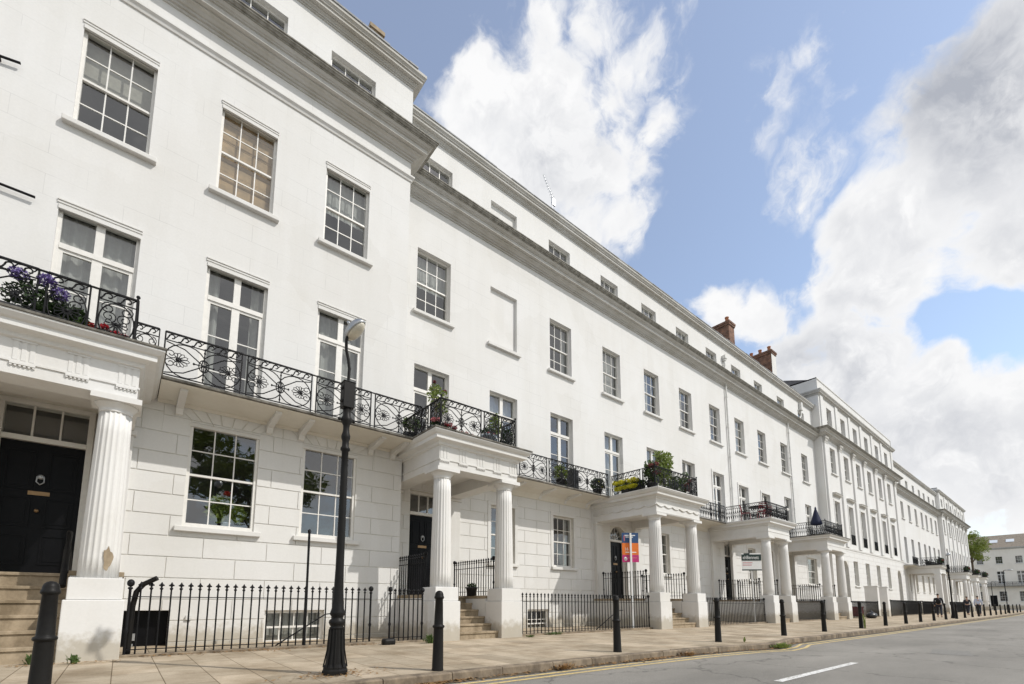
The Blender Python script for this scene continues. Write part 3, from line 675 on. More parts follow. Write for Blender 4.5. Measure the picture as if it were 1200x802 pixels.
def main_profile(zb, k=1.):
    return [(-.05,zb-.13),(.04*k,zb-.13),(.04*k,zb-.075),(.09*k,zb-.07),(.09*k,zb-.025),(.13*k,zb-.015),(.17*k,zb+.03),(.24*k,zb+.055),(.24*k,zb+.09),(.34*k,zb+.10),(.34*k,zb+.22),(.375*k,zb+.225),(.375*k,zb+.255),(.41*k,zb+.26),(.45*k,zb+.305),(.46*k,zb+.315)]
def cap_profile(zb, k=1.): return [(-.05,zb+.317),(.485*k,zb+.317),(.485*k,zb+.345),(.515*k,zb+.35),(.535*k,zb+.39),(.56*k,zb+.395),(.56*k,zb+.43),(.585*k,zb+.435),(.585*k,zb+.465),(-.05,zb+.55)]
def attic_profile(zb): return [(-.05,zb-.06),(.03,zb-.06),(.03,zb-.02),(.06,zb-.015),(.06,zb+.03),(.10,zb+.06),(.10,zb+.085),(.20,zb+.09),(.20,zb+.17),(.235,zb+.175),(.235,zb+.205),(.27,zb+.25),(.29,zb+.255),(.29,zb+.34),(-.05,zb+.34)]

def shell(root, x0, x1, Y, z_attic, left=True, right=True, depth=10., zc=13.8):
    m_ = MB(); y0 = Y+.002
    if left: m_.quad((x0,y0,-.6),(x0,Y+depth,-.6),(x0,Y+depth,z_attic),(x0,y0,z_attic))
    if right: m_.quad((x1,y0,-.6),(x1,Y+depth,-.6),(x1,Y+depth,z_attic),(x1,y0,z_attic))
    m_.quad((x0,Y+depth,-.6),(x1,Y+depth,-.6),(x1,Y+depth,z_attic),(x0,Y+depth,z_attic))
    obj('side_wall', m_, M['plain'], root)
    m_ = MB(); zr = z_attic; m_.quad((x0,Y+.35,zr-.1),(x1,Y+.35,zr-.1),(x1,Y+depth/2,zr+1.5),(x0,Y+depth/2,zr+1.5)); m_.quad((x0,Y+depth,zr-.1),(x1,Y+depth,zr-.1),(x1,Y+depth/2,zr+1.5),(x0,Y+depth/2,zr+1.5))
    for x in (x0,x1): m_.add([(x,Y+.35,zr-.1),(x,Y+depth,zr-.1),(x,Y+depth/2,zr+1.5)], [(0,1,2)])
    return obj('roof', m_, M['slate'], root)

def parapet_cap(root, x0, x1, Y, z):       # lumpy lead flashing and moss along the parapet
    m_ = MB(); x = x0; rnd = random.Random(int(x0*10))
    while x < x1-.05:
        ln = min(rnd.uniform(.35,.9), x1-x); hh = rnd.uniform(.02,.055); m_.box(x,x+ln-.01,Y-.30-rnd.uniform(0,.02),Y+.2,z,z+hh); x += ln
    obj('parapet_capping', m_, M['lead'], root)

# ------------------------------------------------------------------ the near house (projecting end pavilion)
Y1, Y2 = 11.2, 12.2
ZS2, H2 = 9.86, 2.14                     # second-floor openings
ZF1, HF = 4.975, 3.16                    # first-floor french windows
ZA, HA = 14.42, .96                      # attic openings
ZC, ZAT = 13.72, 16.12                   # cornice foot, attic cornice foot
def openings(bays, w, z, h): return [(b-w/2, b+w/2, z, z+h) for b in bays]
def upper_house(root, x0, x1, Y, bays, w2=1.22, wf=1.24, blind2=(), blinda=(), left=False, right=False, lintel=False, cur2=(), curf=(), surround=(), ret=None, frieze=False, ffh=None):
    ops = openings(bays, w2, ZS2, H2)
    for i, b in enumerate(bays): ops.append((b-wf/2, b+wf/2, ZF1, ZF1+(ffh[i] if ffh else HF)))
    obj('front_wall', wall_mesh(x0, x1, 4.97, ZC+.05, Y, ops), M['wall'], root)
    aops = [(b-.61, b+.61, ZA, ZA+HA, False, .3) for b in bays]
    obj('attic_wall', wall_mesh(x0, x1, ZC+.05, ZAT+.3, Y, aops, .3), M['wall'], root)
    for i, b in enumerate(bays):
        if i in blind2:
            m_ = MB(); m_.quad((b-w2/2,Y+.12,ZS2),(b+w2/2,Y+.12,ZS2),(b+w2/2,Y+.12,ZS2+H2),(b-w2/2,Y+.12,ZS2+H2)); m_.box(b-w2/2-.13,b+w2/2+.13,Y-.11,Y+.1,ZS2-.105,ZS2-.003); obj('blind_window', m_, M['plain'], root)
        else: window(root, b, ZS2, w2, H2, Y, 'sash', 3, 4, curtain=cur2[i] if i < len(cur2) else None, lintel=lintel, rec=.11 if lintel else .17)
        hf = ffh[i] if ffh else HF
        window(root, b, ZF1, wf, hf, Y, 'french', sill=False, curtain=curf[i] if i < len(curf) else None, lintel=lintel, surround=i in surround, rec=.11 if lintel else .17)
        if i in blinda: m_ = MB(); m_.quad((b-.61,Y+.14,ZA),(b+.61,Y+.14,ZA),(b+.61,Y+.14,ZA+HA),(b-.61,Y+.14,ZA+HA)); obj('blind_window', m_, M['plain'], root)
        else: window(root, b, ZA, 1.22, HA, Y, 'sash', 3, 2, sill=False, rec=.15, curtain=random.choice([None,None,'half']))
    path = [(x0,Y),(x1,Y)]
    if ret == 'right': path = [(x0,Y),(x1,Y),(x1,Y+1.6)]
    if ret == 'left': path = [(x0,Y+1.6),(x0,Y),(x1,Y)]
    if ret == 'both': path = [(x0,Y+1.6),(x0,Y),(x1,Y),(x1,Y+1.6)]
    m_ = MB(); m_.sweep(path, main_profile(ZC)); obj('cornice', m_, M['trim'], root)
    m_ = MB(); m_.sweep(path, cap_profile(ZC)); obj('cornice_capping', m_, M['mould'], root)
    m_ = MB(); m_.sweep(path, attic_profile(ZAT)); obj('attic_cornice', m_, M['trim'], root)
    if frieze: m_ = MB(); m_.sweep(path, [(-.02,12.97),(.03,12.98),(.05,13.04),(.09,13.08),(.09,13.13),(.05,13.17),(-.02,13.19)]); obj('string_course', m_, M['plain'], root)
    rf = shell(root, x0, x1, Y, ZAT+.3, left, right); parapet_cap(root, x0, x1, Y, ZAT+.34)
    return rf
def balcony(root, x0, x1, Y, out, kind, brackets=(), slab_h=.06, cove=4.6):
    m_ = MB(); m_.box(x0,x1,Y-out,Y-.02,4.97-slab_h,4.965); B = obj('balcony', m_, M['moss'], root, bevel=.008)
    # coved plaster underside
    pr = [(.02,cove),(.05,cove+.01),(.08,cove+.06),(.16,cove+(4.9-cove)*.6),(.36,4.875),(out-.1,4.89),(out-.06,4.907),(.02,4.907)]
    m2 = MB(); m2.sweep([(x0,Y),(x1,Y)], pr); obj('balcony_cove', m2, M['soffit'], B)
    for x in brackets:
        m3 = MB(); m3.sweep([(x-.06,Y),(x+.06,Y)], [(.02,4.62),(.09,4.64),(.14,4.74),(out-.38,4.82),(out-.22,4.84),(out-.22,4.9),(.02,4.9)]); obj('bracket', m3, M['plain'], B)
    balustrade(B, (x0,Y-out+.06), (x1,Y-out+.06), 4.965, kind)
    return B

B1 = [-3.14, -.84, 1.46, 3.75]
h1 = empty('terraced_house', (-1.6, Y1, 0), 'nearest white stucco house at the left, with purple and red flowers above its columned porch', 'house', 'white stucco terraced houses')
upper_house(h1, -8., 5.5, Y1, B1, 1.14, 1.18, right=True, left=True, lintel=True, cur2=(None,'blind','full','half'), curf=('net','net','pair','net'), ret='right', frieze=True)  # second bay's cream blind is added, standing in for reflected stripes on its glass
GO = [(B1[2]-.63, B1[2]+.63, 2.41, 4.55), (3.64-.63, 3.64+.63, 2.41, 4.55)]
BO = [(2.42,3.66,.02,.74),(.03,.76,-.6,.76)]
DO = [(-1.98,-.52,1.38,4.5,False,.7)]
obj('ground_floor_wall', wall_mesh(-8,5.5,-.6,4.97,Y1,GO+BO+DO,.3), M['groove'], h1)
obj('rusticated_blocks', ashlar(-8,5.5,-.2,4.97,Y1,GO+BO+DO,[(GO[0][0],GO[0][1],4.59,4.97),(GO[1][0],GO[1][1],4.59,4.97)],phase=.05), M['rust'], h1, bevel=.004)
for i, o in enumerate(GO): 
    wn = window(h1, (o[0]+o[1])/2, o[2], 1.26, 2.14, Y1, 'sash', 3, 4, rec=.05)
    m_ = MB(); m_.box(-.66,.66,-.02,.1,2.06,2.135); link('blind_box', m_.mesh('blind_box', M['plain']), wn); 
window(h1, 3.04, .02, 1.24, .72, Y1, 'sash', 4, 2, rec=.1, sill=False, curtain='net')
m_ = MB(); m_.box(.03,.76,Y1+.25,Y1+.29,-.6,.76); bd = obj('basement_door', m_, M['door'], h1)
m_ = MB(); m_.box(.22,.28,Y1+.2,Y1+.249,.2,.33); m_.box(.2,.26,Y1+.2,Y1+.249,-.02,.14); obj('handle', m_, M['steel'], bd)
door(h1, -1.26, 1.38, 1.1, 2.38, Y1, .66, rec=.5)
m_ = MB()
for x_ in (-1.98,-.62): m_.box(x_,x_+.1,Y1+.6,Y1+.65,1.38,4.5)
m_.box(-1.88,-.62,Y1+.6,Y1+.65,4.5-.1,4.5); obj('door_lining', m_, M['frame'], h1)
portico(h1, -2.62, -.04, 9.3, Y1, 1.38, True, 'triglyph', balus='A', o_=-.12)
bal1 = balcony(h1, .26, 5.5, Y1, 1.08, 'A', (.62, 2.26, 2.93, 4.6, 5.2), cove=4.82); balustrade(bal1, (-.19,10.18), (.17,10.18), 4.97, 'A', short=.36)
# torn patch of bare stone on the right column
m_ = MB(); rnd = random.Random(3); pts = []
for k in range(26):
    a = 2*PI*k/26; q = rnd.uniform(.85,1.12)*(1+.18*math.sin(3*a+1)); dx, dz = math.cos(a)*.062*q, math.sin(a)*.15*q+(.05 if abs(a-PI/2) < .15 else .02 if abs(a-PI/2) < .5 else 0); t_ = .42+dx/.24; pts.append((-.28+.247*math.sin(t_), 9.55-.247*math.cos(t_), 1.56+dz))
ct = (-.28+.247*math.sin(.42), 9.55-.247*math.cos(.42), 1.56); m_.add([ct]+pts, [(0,k+1,(k+1)%26+1) for k in range(26)])
obj('bare_patch', m_, M['stone'], h1)
for z_, h_, mt_ in ((3.16,.16,'irond'),(2.98,.1,'steel'),(2.78,.14,'grey')): m_ = MB(); m_.box(-.505,-.455,Y1-.07,Y1-.016,z_,z_+h_); obj('entry_panel', m_, M[mt_], h1, bevel=.006)
m_ = MB(); m_.box(1.02,1.12,Y1-.06,Y1-.019,.58,.66); obj('vent_grille', m_, M['grey'], h1)
for z0, z1, xa_, xb_ in ((10.35,10.43,-2.45,-2.12),(8.02,8.02,-2.25,-1.72)):
    m_ = MB(); m_.tube([(xa_,Y1-.08,z0),(xb_,Y1-.08,z1)], .022, 6); m_.box(xa_+.05,xa_+.09,Y1-.09,Y1,z0-.02,z0+.02); obj('iron_bar', m_, M['iron'], h1)

# ------------------------------------------------------------------ the long row
def door_op(xc, w, z0, h): return (xc-w/2-.09, xc+w/2+.09, z0, z0+h)
def row_house(label, x0, x1, bays, ground, base, land, dr, arch, **kw):
    R = empty('terraced_house', ((x0+x1)/2, Y2, 0), label, 'house', 'white stucco terraced houses')
    rf = upper_house(R, x0, x1, Y2, bays, **kw)
    ops = [(g-w/2, g+w/2, 2.22, 4.14) for g, w in ground]
    bo = [(a, b, -.3, .68) for a, b in base]
    fan = .62 if not arch else .6
    dop = (dr[0]-dr[1]/2-.09, dr[0]+dr[1]/2+.09, land, land+2.42+fan+.08 if not arch else land+2.42+.09+dr[1]/2+.09, arch)
    obj('ground_floor_wall', wall_mesh(x0,x1,-.6,4.97,Y2,ops+bo+[dop],.3), M['groove'], R)
    obj('rusticated_blocks', ashlar(x0,x1,-.2,4.97,Y2,[(o[0]-.13,o[1]+.13,o[2]-.12,o[3]+.13) for o in ops]+bo+[dop],phase=x0), M['rust'], R, bevel=.004)
    for i, o in enumerate(ops): window(R, (o[0]+o[1])/2, 2.22, o[1]-o[0], 1.92, Y2, 'sash', 3, 4, rec=.14, surround=True, curtain=[None,'pair','left'][i%3])
    for a, b in base: window(R, (a+b)/2, -.3, b-a, .98, Y2, 'sash', 4, 3, rec=.1, sill=False)
    door(R, dr[0], land, dr[1], 2.42, Y2, fan, arch)
    return R, rf
h2, rf2 = row_house('white house with pink flowers and potted trees on the roof of its fluted-column porch', 5.5, 14.3, [6.92,9.78,12.68], [(9.75,1.02),(12.68,1.1)], [(10.85,11.85)], 1.08, (6.82,.92), False, blind2=(1,), blinda=(1,), left=False, cur2=('half',None,'pair'), curf=(None,'net',None))
h3, rf3 = row_house('white house with yellow flower box on its porch and an orange board at its door', 14.3, 23.6, [15.88,18.93,22.0], [(19.3,1.1),(21.9,1.1)], [(19.2,20.3)], 1.05, (16.0,.92), True, cur2=('net','left','left'), curf=('net','net','pair'))
h4, rf4 = row_house('white house with red chairs and a table on its porch roof', 23.6, 33.0, [25.1,28.15,31.3], [(28.7,1.0),(31.2,1.1)], [(29,30.2)], 1.05, (25.9,1.0), False, cur2=('left','net',None), curf=(None,None,None), surround=(0,1,2), ffh=(3.1,2.85,2.85))
h5, rf5 = row_house('white house with a furled navy parasol on its porch roof', 33.0, 41.2, [34.96,38.8], [(38.6,1.9)], [(37.8,39.2)], 1.0, (34.3,.95), False, cur2=(None,None), curf=(None,None))
portico(h2, 5.55, 7.95, 9.35, Y2, 1.08, True, 'triglyph')
portico(h3, 14.42, 17.4, 9.3, Y2, 1.05, True, 'swag', slab='plain')
portico(h4, 23.75, 26.35, 9.25, Y2, 1.05, False, 'plain', balus='C', slab='plain')
portico(h5, 32.1, 35.3, 9.25, Y2, 1.0, False, 'plain', balus='C', slab='moss')
balcony(h2, 8.26, 14.1, Y2, 1.1, 'A', (8.7,10.0,11.4,12.7,13.9))
balcony(h3, 17.72, 23.43, Y2, 1.1, 'C', ())
balcony(h4, 26.67, 31.77, Y2, 1.1, 'C', ())
balcony(h5, 35.62, 41.0, Y2, 1.1, 'C', ())
def downpipe(root, x, Y, segs, hop=None):
    m_ = MB()
    for z0, z1 in segs:
        m_.tube([(x,Y-.09,z0),(x,Y-.09,z1)], .05, 10)
        z = z0+.6
        while z < z1: m_.tube([(x,Y-.09,z),(x,Y-.09,z+.09)], .066, 10); z += 1.83
    if hop:
        for z in hop: m_.box(x-.13,x+.13,Y-.22,Y-.02,z,z+.2); m_.box(x-.09,x+.09,Y-.18,Y-.02,z-.12,z)
    obj('downpipe', m_, M['grey'], root)
downpipe(h4, 26.5, Y2, [(4.98,13.70),(14.3,15.3)], [15.3])
downpipe(h5, 35.76, Y2, [(4.98,13.70)])
m_ = MB(); m_.tube([(38.6,Y2-.08,16.0),(38.6,Y2-.08,15.0),(38.2,Y2-.08,14.6),(37.9,Y2-.08,14.3)], .05, 8); m_.box(38.45,38.75,Y2-.2,Y2-.02,15.4,16.0); obj('overflow_pipe', m_, M['grey'], h5)
def chimney(roof, x0, x1, y0, y1, z0, z1, npots, render=False, tag_=None):
    m_ = MB(); m_.box(x0,x1,y0,y1,z0,z1-.35); m_.box(x0-.06,x1+.06,y0-.06,y1+.06,z1-.35,z1-.2); m_.box(x0-.1,x1+.1,y0-.1,y1+.1,z1-.2,z1-.05); m_.box(x0-.02,x1+.02,y0-.02,y1+.02,z1-.05,z1)
    c = obj('chimney', m_, M['brick'], roof)
    if render: m_ = MB(); m_.box(x0+.002,x1-.002,y0-.012,y0-.002,z0,z1-.36); obj('rendered_face', m_, M['plain'], c)
    for k in range(npots):
        y = y0+.3+(y1-y0-.6)*k/max(1,npots-1); m_ = MB(); m_.lathe((x0+x1)/2,y,[(.15,z1),(.14,z1+.1),(.12,z1+.42),(.15,z1+.44),(.15,z1+.5),(.11,z1+.52)],14); obj('chimney_pot', m_, M['pot'], c)
chimney(rf4, 33.35, 34.2, 14.75, 17.2, 16, 21.95, 2); chimney(rf5, 40.6, 41.5, 14.6, 19.6, 16, 22.2, 7, True)
rf1 = [o for o in h1.children if o.name.startswith('roof')][0]
m_ = MB(); m_.box(5.15,5.6,13.9,14.3,16.5,20.9); m_.box(5.1,5.65,13.85,14.35,20.9,21.05); m_.box(5.2,5.9,13.95,14.25,16.5,20.6); obj('chimney', m_, M['stone'], rf1)
m_ = MB(); x = 12.8; m_.tube([(x,12.75,16.4),(x+.04,12.75,17.95)], .015, 6); m_.tube([(x-.34,12.87,19.05),(x+.12,12.75,18.05)], .016, 6)
for k in range(9):
    f = k/9; c = Vector((x-.34+.46*f, 12.87-.12*f, 19.05-1.0*f)); m_.tube([c-Vector((.0,.0,.0))+Vector((-.03,.06,0))*(.5+f), c+Vector((.03,-.06,0))*(.5+f)], .006, 5)
m_.box(x+.1,x+.3,12.8,12.86,17.9,18.2); m_.tube([(x,12.75,17.6),(x+.25,12.8,17.7)], .012, 5); obj('aerial', m_, M['steel'], h2)
m_ = MB()
for x_ in (11.6,11.9,12.2,12.5,12.75,13.05): m_.box(x_,x_+.25,12.55,12.9,16.4,16.4+random.uniform(.12,.3))
obj('roof_debris', m_, M['rooftile'], rf2)

# ------------------------------------------------------------------ middle pavilion (two houses), beyond it a plain pair and an end pavilion
def far_house(label, x0, x1, Y, bays, lv, ret, pil=(), hoods=False, arch=None, surround=False, attpil=False):
    R = empty('terraced_house', ((x0+x1)/2, Y, 0), label, 'house', 'white stucco terraced houses')
    z2, hh2, zf, hf, za, ha, zc, zat, ztop, zg, hg = lv
    w = 1.26
    ops = openings(bays, w, z2, hh2)+openings(bays, w, zf, hf)
    obj('front_wall', wall_mesh(x0,x1,5.35,zc+.05,Y,ops,.26), M['wall'], R)
    obj('attic_wall', wall_mesh(x0,x1,zc+.05,zat+.3,Y,openings(bays,1.2,za,ha),.3), M['wall'], R)
    gb = [b for b in bays if arch is None or abs(b-arch) > 1.2]
    gops = openings(gb, 1.2, zg, hg)
    if arch is not None: gops.append((arch-.75, arch+.75, .95, 4.25, True))
    obj('ground_floor_wall', wall_mesh(x0,x1,-.8,5.35,Y,gops,.3), M['groove'], R)
    obj('rusticated_blocks', ashlar(x0,x1,-.6,5.35,Y,gops,LL=1.4), M['rust'], R)
    if arch is not None: door(R, arch, .95, 1.3, 2.4, Y+.1, .7, True)
    for b in bays:
        window(R, b, z2, w, hh2, Y, 'sash', 3, 4, rec=.19, curtain=random.choice([None,'net','pair',None])); window(R, b, zf, w, hf, Y, 'sash', 2, 4, rec=.19, sill=False, hood=hoods, surround=hoods, curtain=random.choice([None,'net','pair']))
        window(R, b, za, 1.2, ha, Y, 'sash', 2, 2, rec=.24, sill=False)
        if hoods: m_ = MB(); [m_.box(b-.6+k*.1-.008,b-.6+k*.1+.008,Y-.03,Y-.01,zf,zf+.8) for k in range(13)]; m_.box(b-.63,b+.63,Y-.035,Y-.005,zf+.8,zf+.83); obj('window_guard', m_, M['iron'], R)
    for b in gb: window(R, b, zg, 1.2, hg, Y, 'sash', 2, 4, rec=.19, curtain='half')
    path = {'none':[(x0,Y),(x1,Y)], 'left':[(x0,Y+1.6),(x0,Y),(x1,Y)], 'right':[(x0,Y),(x1,Y),(x1,Y+1.6)]}[ret]
    m_ = MB(); m_.sweep(path, main_profile(zc, 1.15)); obj('cornice', m_, M['trim'], R); m_ = MB(); m_.sweep(path, cap_profile(zc, 1.15)); obj('cornice_capping', m_, M['mould'], R)
    m_ = MB(); m_.sweep(path, attic_profile(zat)); obj('attic_cornice', m_, M['trim'], R)
    m_ = MB(); m_.sweep(path, [(-.02,5.2),(.05,5.22),(.07,5.36),(-.02,5.4)]); obj('string_course', m_, M['plain'], R)
    if ztop > zat+.4: m_ = MB(); m_.sweep(path, [(-.3,zat+.34),(-.05,zat+.34),(-.05,ztop-.1),(.0,ztop-.08),(.0,ztop),(-.3,ztop)]); obj('parapet', m_, M['wall'], R)
    for x in pil:
        m_ = MB(); m_.box(x-.36,x+.36,Y-.12,Y-.001,5.42,zc-.62); p = obj('pilaster', m_, M['wall'], R)
        m_ = MB(); m_.box(x-.38,x+.38,Y-.14,Y-.002,zc-.618,zc-.5); m_.sweep([(x-.34,Y),(x+.34,Y)], [(0,zc-.49),(.14,zc-.49),(.18,zc-.4),(.18,zc-.3),(.24,zc-.22),(.24,zc-.08),(0,zc-.08)])
        for s in (-1,1): m_.tube([(x+s*.36+.14*(1-.11*k)*math.cos(k*.8), Y-.2, zc-.28+.14*(1-.11*k)*math.sin(k*.8)) for k in range(9)], .03, 6)
        obj('capital', m_, M['trim'], p)
        if attpil: m_ = MB(); m_.box(x-.3,x+.3,Y-.08,Y-.001,zc+.57,zat-.02); obj('attic_pilaster', m_, M['wall'], R)
    shell(R, x0, x1, Y, ztop, ret == 'left', ret == 'right')
    return R
LV3 = (11.22, 2.12, 5.75, 3.2, 15.0, 1.7, 14.0, 17.35, 18.75, 2.3, 2.05)
bays3 = [43.55,47.05,50.5,54.0,57.7,61.25]
h6 = far_house('taller white house with pilasters, left half of the projecting block in the middle', 41.2, 52.6, 11.65, bays3[:3], LV3, 'left', (41.75,45.3,48.8,52.2), True, 44.3, attpil=True)
h7 = far_house('taller white house with pilasters, right half of the projecting block in the middle', 52.6, 64.2, 11.65, bays3[3:], LV3, 'right', (55.9,59.4,63.6), True, 61.9, attpil=True)
LV4 = (10.55, 2.0, 5.4, 3.0, 14.55, 1.0, 13.4, 16.4, 16.9, 2.2, 2.0)
h8 = far_house('distant plain-fronted white house right of the tall pilastered block', 64.2, 77.4, 12.0, [68.4,72.0,75.6], LV4, 'none')
h9 = far_house('distant plain-fronted white house left of the end pavilion', 77.4, 90.2, 12.0, [79.1,82.0,85.2,88.4], LV4, 'none')
LV5 = (11.0, 2.1, 5.6, 3.2, 15.0, 1.2, 13.85, 16.9, 17.6, 2.3, 2.05)
h10 = far_house('farthest white house of the row, left half of the end pavilion with pilasters', 90.2, 102.3, 11.65, [92.6,97.0,100.4], LV5, 'left', (90.7,94.8,98.8), False, None, attpil=True)
h11 = far_house('end house of the row beside the green tree', 102.3, 114.4, 11.65, [104.6,108.4,112.2], LV5, 'right', (102.6,106.5,110.3,113.9), False, None, attpil=True)
for x0 in (43.6, 46.4):
    m_ = MB(); m_.box(x0,x0+.48,9.6,10.4,-.5,2.12); m_.box(x0-.04,x0+.52,9.56,10.44,2.122,2.2); obj('entrance_wall', m_, M['plain'], h6, bevel=.01)
portico(h8, 67.2, 70.6, 9.2, 12.0, .9, False, 'plain', balus='C', pier=True, zp=1.0); balcony(h8, 64.3, 66.9, 12.0, 1.2, 'C'); balcony(h8, 70.9, 77.3, 12.0, 1.2, 'C')
portico(h9, 85.6, 88.6, 9.2, 12.0, .9, False, 'plain', balus='C', zp=1.0); balcony(h9, 77.5, 85.2, 12.0, 1.2, 'C')
portico(h10, 95.2, 98.0, 9.2, 11.65, .9, False, 'plain', balus='C', zp=1.0); portico(h11, 104.6, 107.2, 9.2, 11.65, .9, False, 'plain', balus='C', zp=1.0)
rf9 = [o for o in h9.children if o.name.startswith('roof')][0]; chimney(rf9, 85.8, 86.9, 15.6, 17.8, 16, 21.8, 2)
rf6 = [o for o in h6.children if o.name.startswith('roof')][0]
m_ = MB(); m_.box(41.3,42.8,16.2,19.5,18.0,20.6); m_.prism([(41.2,20.6),(42.9,20.6),(42.05,21.2)],16.1,19.6); obj('roof_lantern', m_, M['slate'], rf6)

# terrace across the end of the street
T = empty('terraced_building', (150, 0, 0), 'cream terrace with brown tiled roof facing down the street at far right', 'building', world=False); T.rotation_euler.z = -PI/2
bx = [-13.6+3.05*k for k in range(9)]
tops = [(b-.56,b+.56,9.6,11.2) for b in bx]+[(b-.62,b+.62,5.0,7.9) for b in bx]+[(b-.62,b+.62,1.3,3.5) for b in bx]
obj('front_wall', wall_mesh(-20,16,-.6,13.0,0,tops,.2), stucco('cream_stucco', (.88,.82,.73), 0, .8, .4), T)
for b in bx: window(T, b, 9.6, 1.12, 1.6, 0, 'sash', 3, 4); window(T, b, 5.0, 1.24, 2.9, 0, 'french', sill=False); window(T, b, 1.3, 1.24, 2.2, 0, 'sash', 3, 4)
m_ = MB(); m_.sweep([(-20,0),(16,0)], [(-.05,12.75),(.05,12.75),(.12,12.95),(.35,13.0),(.4,13.2),(-.05,13.22)]); obj('cornice', m_, M['trim'], T)
m_ = MB(); m_.quad((-20,.05,13.2),(16,.05,13.2),(16,4.5,16.4),(-20,4.5,16.4)); m_.quad((-20,9,13.2),(16,9,13.2),(16,4.5,16.4),(-20,4.5,16.4)); m_.quad((-20,.05,-.6),(-20,9,-.6),(-20,9,13.2),(-20,.05,13.2)); m_.add([(-20,.05,13.2),(-20,9,13.2),(-20,4.5,16.4)],[(0,1,2)])
rt = obj('roof', m_, M['rooftile'], T)
for b in (-11.2,-8.6,-3,0.4): m_ = MB(); dz = .72; m_.add([(b-.65,1.75,14.5),(b+.65,1.75,14.5),(b+.65,2.75,15.22),(b-.65,2.75,15.22)],[(0,1,2,3)]); obj('rooflight', m_, M['skylight'], rt)
m_ = MB(); m_.box(-20,16,-1.1,-.01,4.55,4.7); bt = obj('balcony', m_, M['mould'], T)
for k in range(26): link('railing_panel', curve_panel('C',1.3), bt, (-19.5+k*1.33,-1.05,4.7))
for b in (-12.1,-3.0,6.1): m_ = MB(); m_.box(b-.55,b+.55,-.03,-.002,.2,2.6); obj('front_door', m_, M['door'], T)

# ------------------------------------------------------------------ railings
rail = railing
rail('long black spear-topped railing in front of the nearest house, left of the lamp post', (.12,9.52), (4.06,9.52), pz, 1.17, .132, brace=True)
rail('short black railing beside the left pedestal of the pink-flowered porch', (4.5,9.52), (5.28,9.52), pz, 1.17, .11)
rail('black railing with a basement window behind it, between the pink and yellow flowered porches', (8.1,9.62), (14.2,9.62), pz, 1.15, .14, brace=True)
rail('black railing between the yellow-flowered porch and the porch with red chairs', (17.55,9.6), (23.6,9.6), pz, 1.15, .14)
rail('black railing between the porch with red chairs and the parasol porch', (26.6,9.6), (31.95,9.6), pz, 1.15, .14)
rail('black railing right of the parasol porch', (35.55,9.6), (43.4,9.6), pz, 1.15, .14)
rail('distant black railing past the two white entrance walls', (47.1,9.6), (58.5,9.6), pz, 1.3, .15)
rail('distant black railing before the square white pier', (59.0,9.6), (67.0,9.6), pz, 1.3, .15)
rail('farthest black railing along the street', (71.0,9.6), (85.3,9.6), pz, 1.3, .15)
def land_rail(label, x, y0, y1, z): rail(label, (x,y0), (x,y1), lambda a,b: z, 1.02, .115, group='porch landing railings', base=False)
land_rail('landing railing on the left of the pink-flowered porch, before its black door', 5.66, 10.1, 11.9, 1.11)
land_rail('landing railing on the right of the pink-flowered porch', 7.66, 9.98, 11.9, 1.11)
land_rail('landing railing left of the door under the yellow-flowered porch', 14.6, 9.95, 11.9, 1.08)
land_rail('landing railing right of the steps under the yellow-flowered porch', 17.18, 9.95, 11.9, 1.08)
land_rail('landing railing left of the door under the porch with red chairs', 23.95, 9.9, 11.9, 1.08)
land_rail('landing railing right of the steps under the porch with red chairs', 26.1, 9.9, 11.9, 1.08)
land_rail('landing railing left of the steps under the parasol porch', 32.35, 9.9, 11.9, 1.03)
land_rail('landing railing right of the steps under the parasol porch', 35.05, 9.9, 11.9, 1.03)
m_ = MB(); g = pz(.3,9.5); m_.tube([(.16,9.6,g-.1),(.17,9.6,.85),(.2,9.58,1.08),(.28,9.54,1.2),(.44,9.45,1.3)], .04, 10); tag(obj('handrail_post', m_, M['irond']), 'bent black pipe handrail beside the pedestal of the left porch', 'handrail')
m_ = MB(); m_.tube([(-.72,10.95,1.45),(-.72,10.9,1.7),(-.72,10.6,2.05),(-.70,10.2,1.7),(-.68,9.8,1.15)], .045, 8); tag(obj('handrail', m_, M['irond']), 'dark handrail rising beside the steps of the leftmost porch', 'handrail')
m_ = MB(); g = pz(2.75,9.5); m_.tube([(2.76,9.46,g-.1),(2.74,9.46,2.28)], .022, 8); m_.lathe(2.74,9.46,[(.022,2.26),(.03,2.27),(.03,2.31),(.01,2.33)],10); tag(obj('metal_pole', m_, M['iron']), 'thin black upright pole standing against the long railing', 'pole')
m_ = MB(); g = pz(4.7,9.2); m_.box(4.2,4.47,9.1,9.28,g-.02,g+.13); tag(obj('stone_block', m_, M['irond'], bevel=.05), 'dark rounded stone block at the foot of the short railing', 'block')

# ------------------------------------------------------------------ bollards
def bollard_mesh():
    m_ = MB(); m_.lathe(0,0,[(.083,-.1),(.083,.02),(.08,.03),(.069,.545),(.07,.55),(.082,.557),(.087,.57),(.082,.585),(.067,.593),(.065,.60),(.055,.93),(.058,.935),(.069,.945),(.071,.958),(.067,.972),(.062,.98),(.06,1.0),(.05,1.025),(.03,1.042),(.008,1.048)],32)
    return m_.mesh('bollard', M['irond'])
bm_ = bollard_mesh()
BX = [(-.45,5.55),(3.3,5.5),(7.17,5.56),(11.03,5.58),(14.85,5.55),(18.3,5.57),(22.2,5.5),(25.9,5.52),(29.6,5.5),(33.5,5.6),(37.2,5.6),(41.1,5.6),(44.0,5.45),(48.1,5.5),(51.9,5.5),(55.6,5.5),(59.4,5.5),(63.3,5.45),(67.2,5.4),(71,5.35),(75,5.3),(79,5.25),(83,5.2),(87,5.1),(91,5.05)]
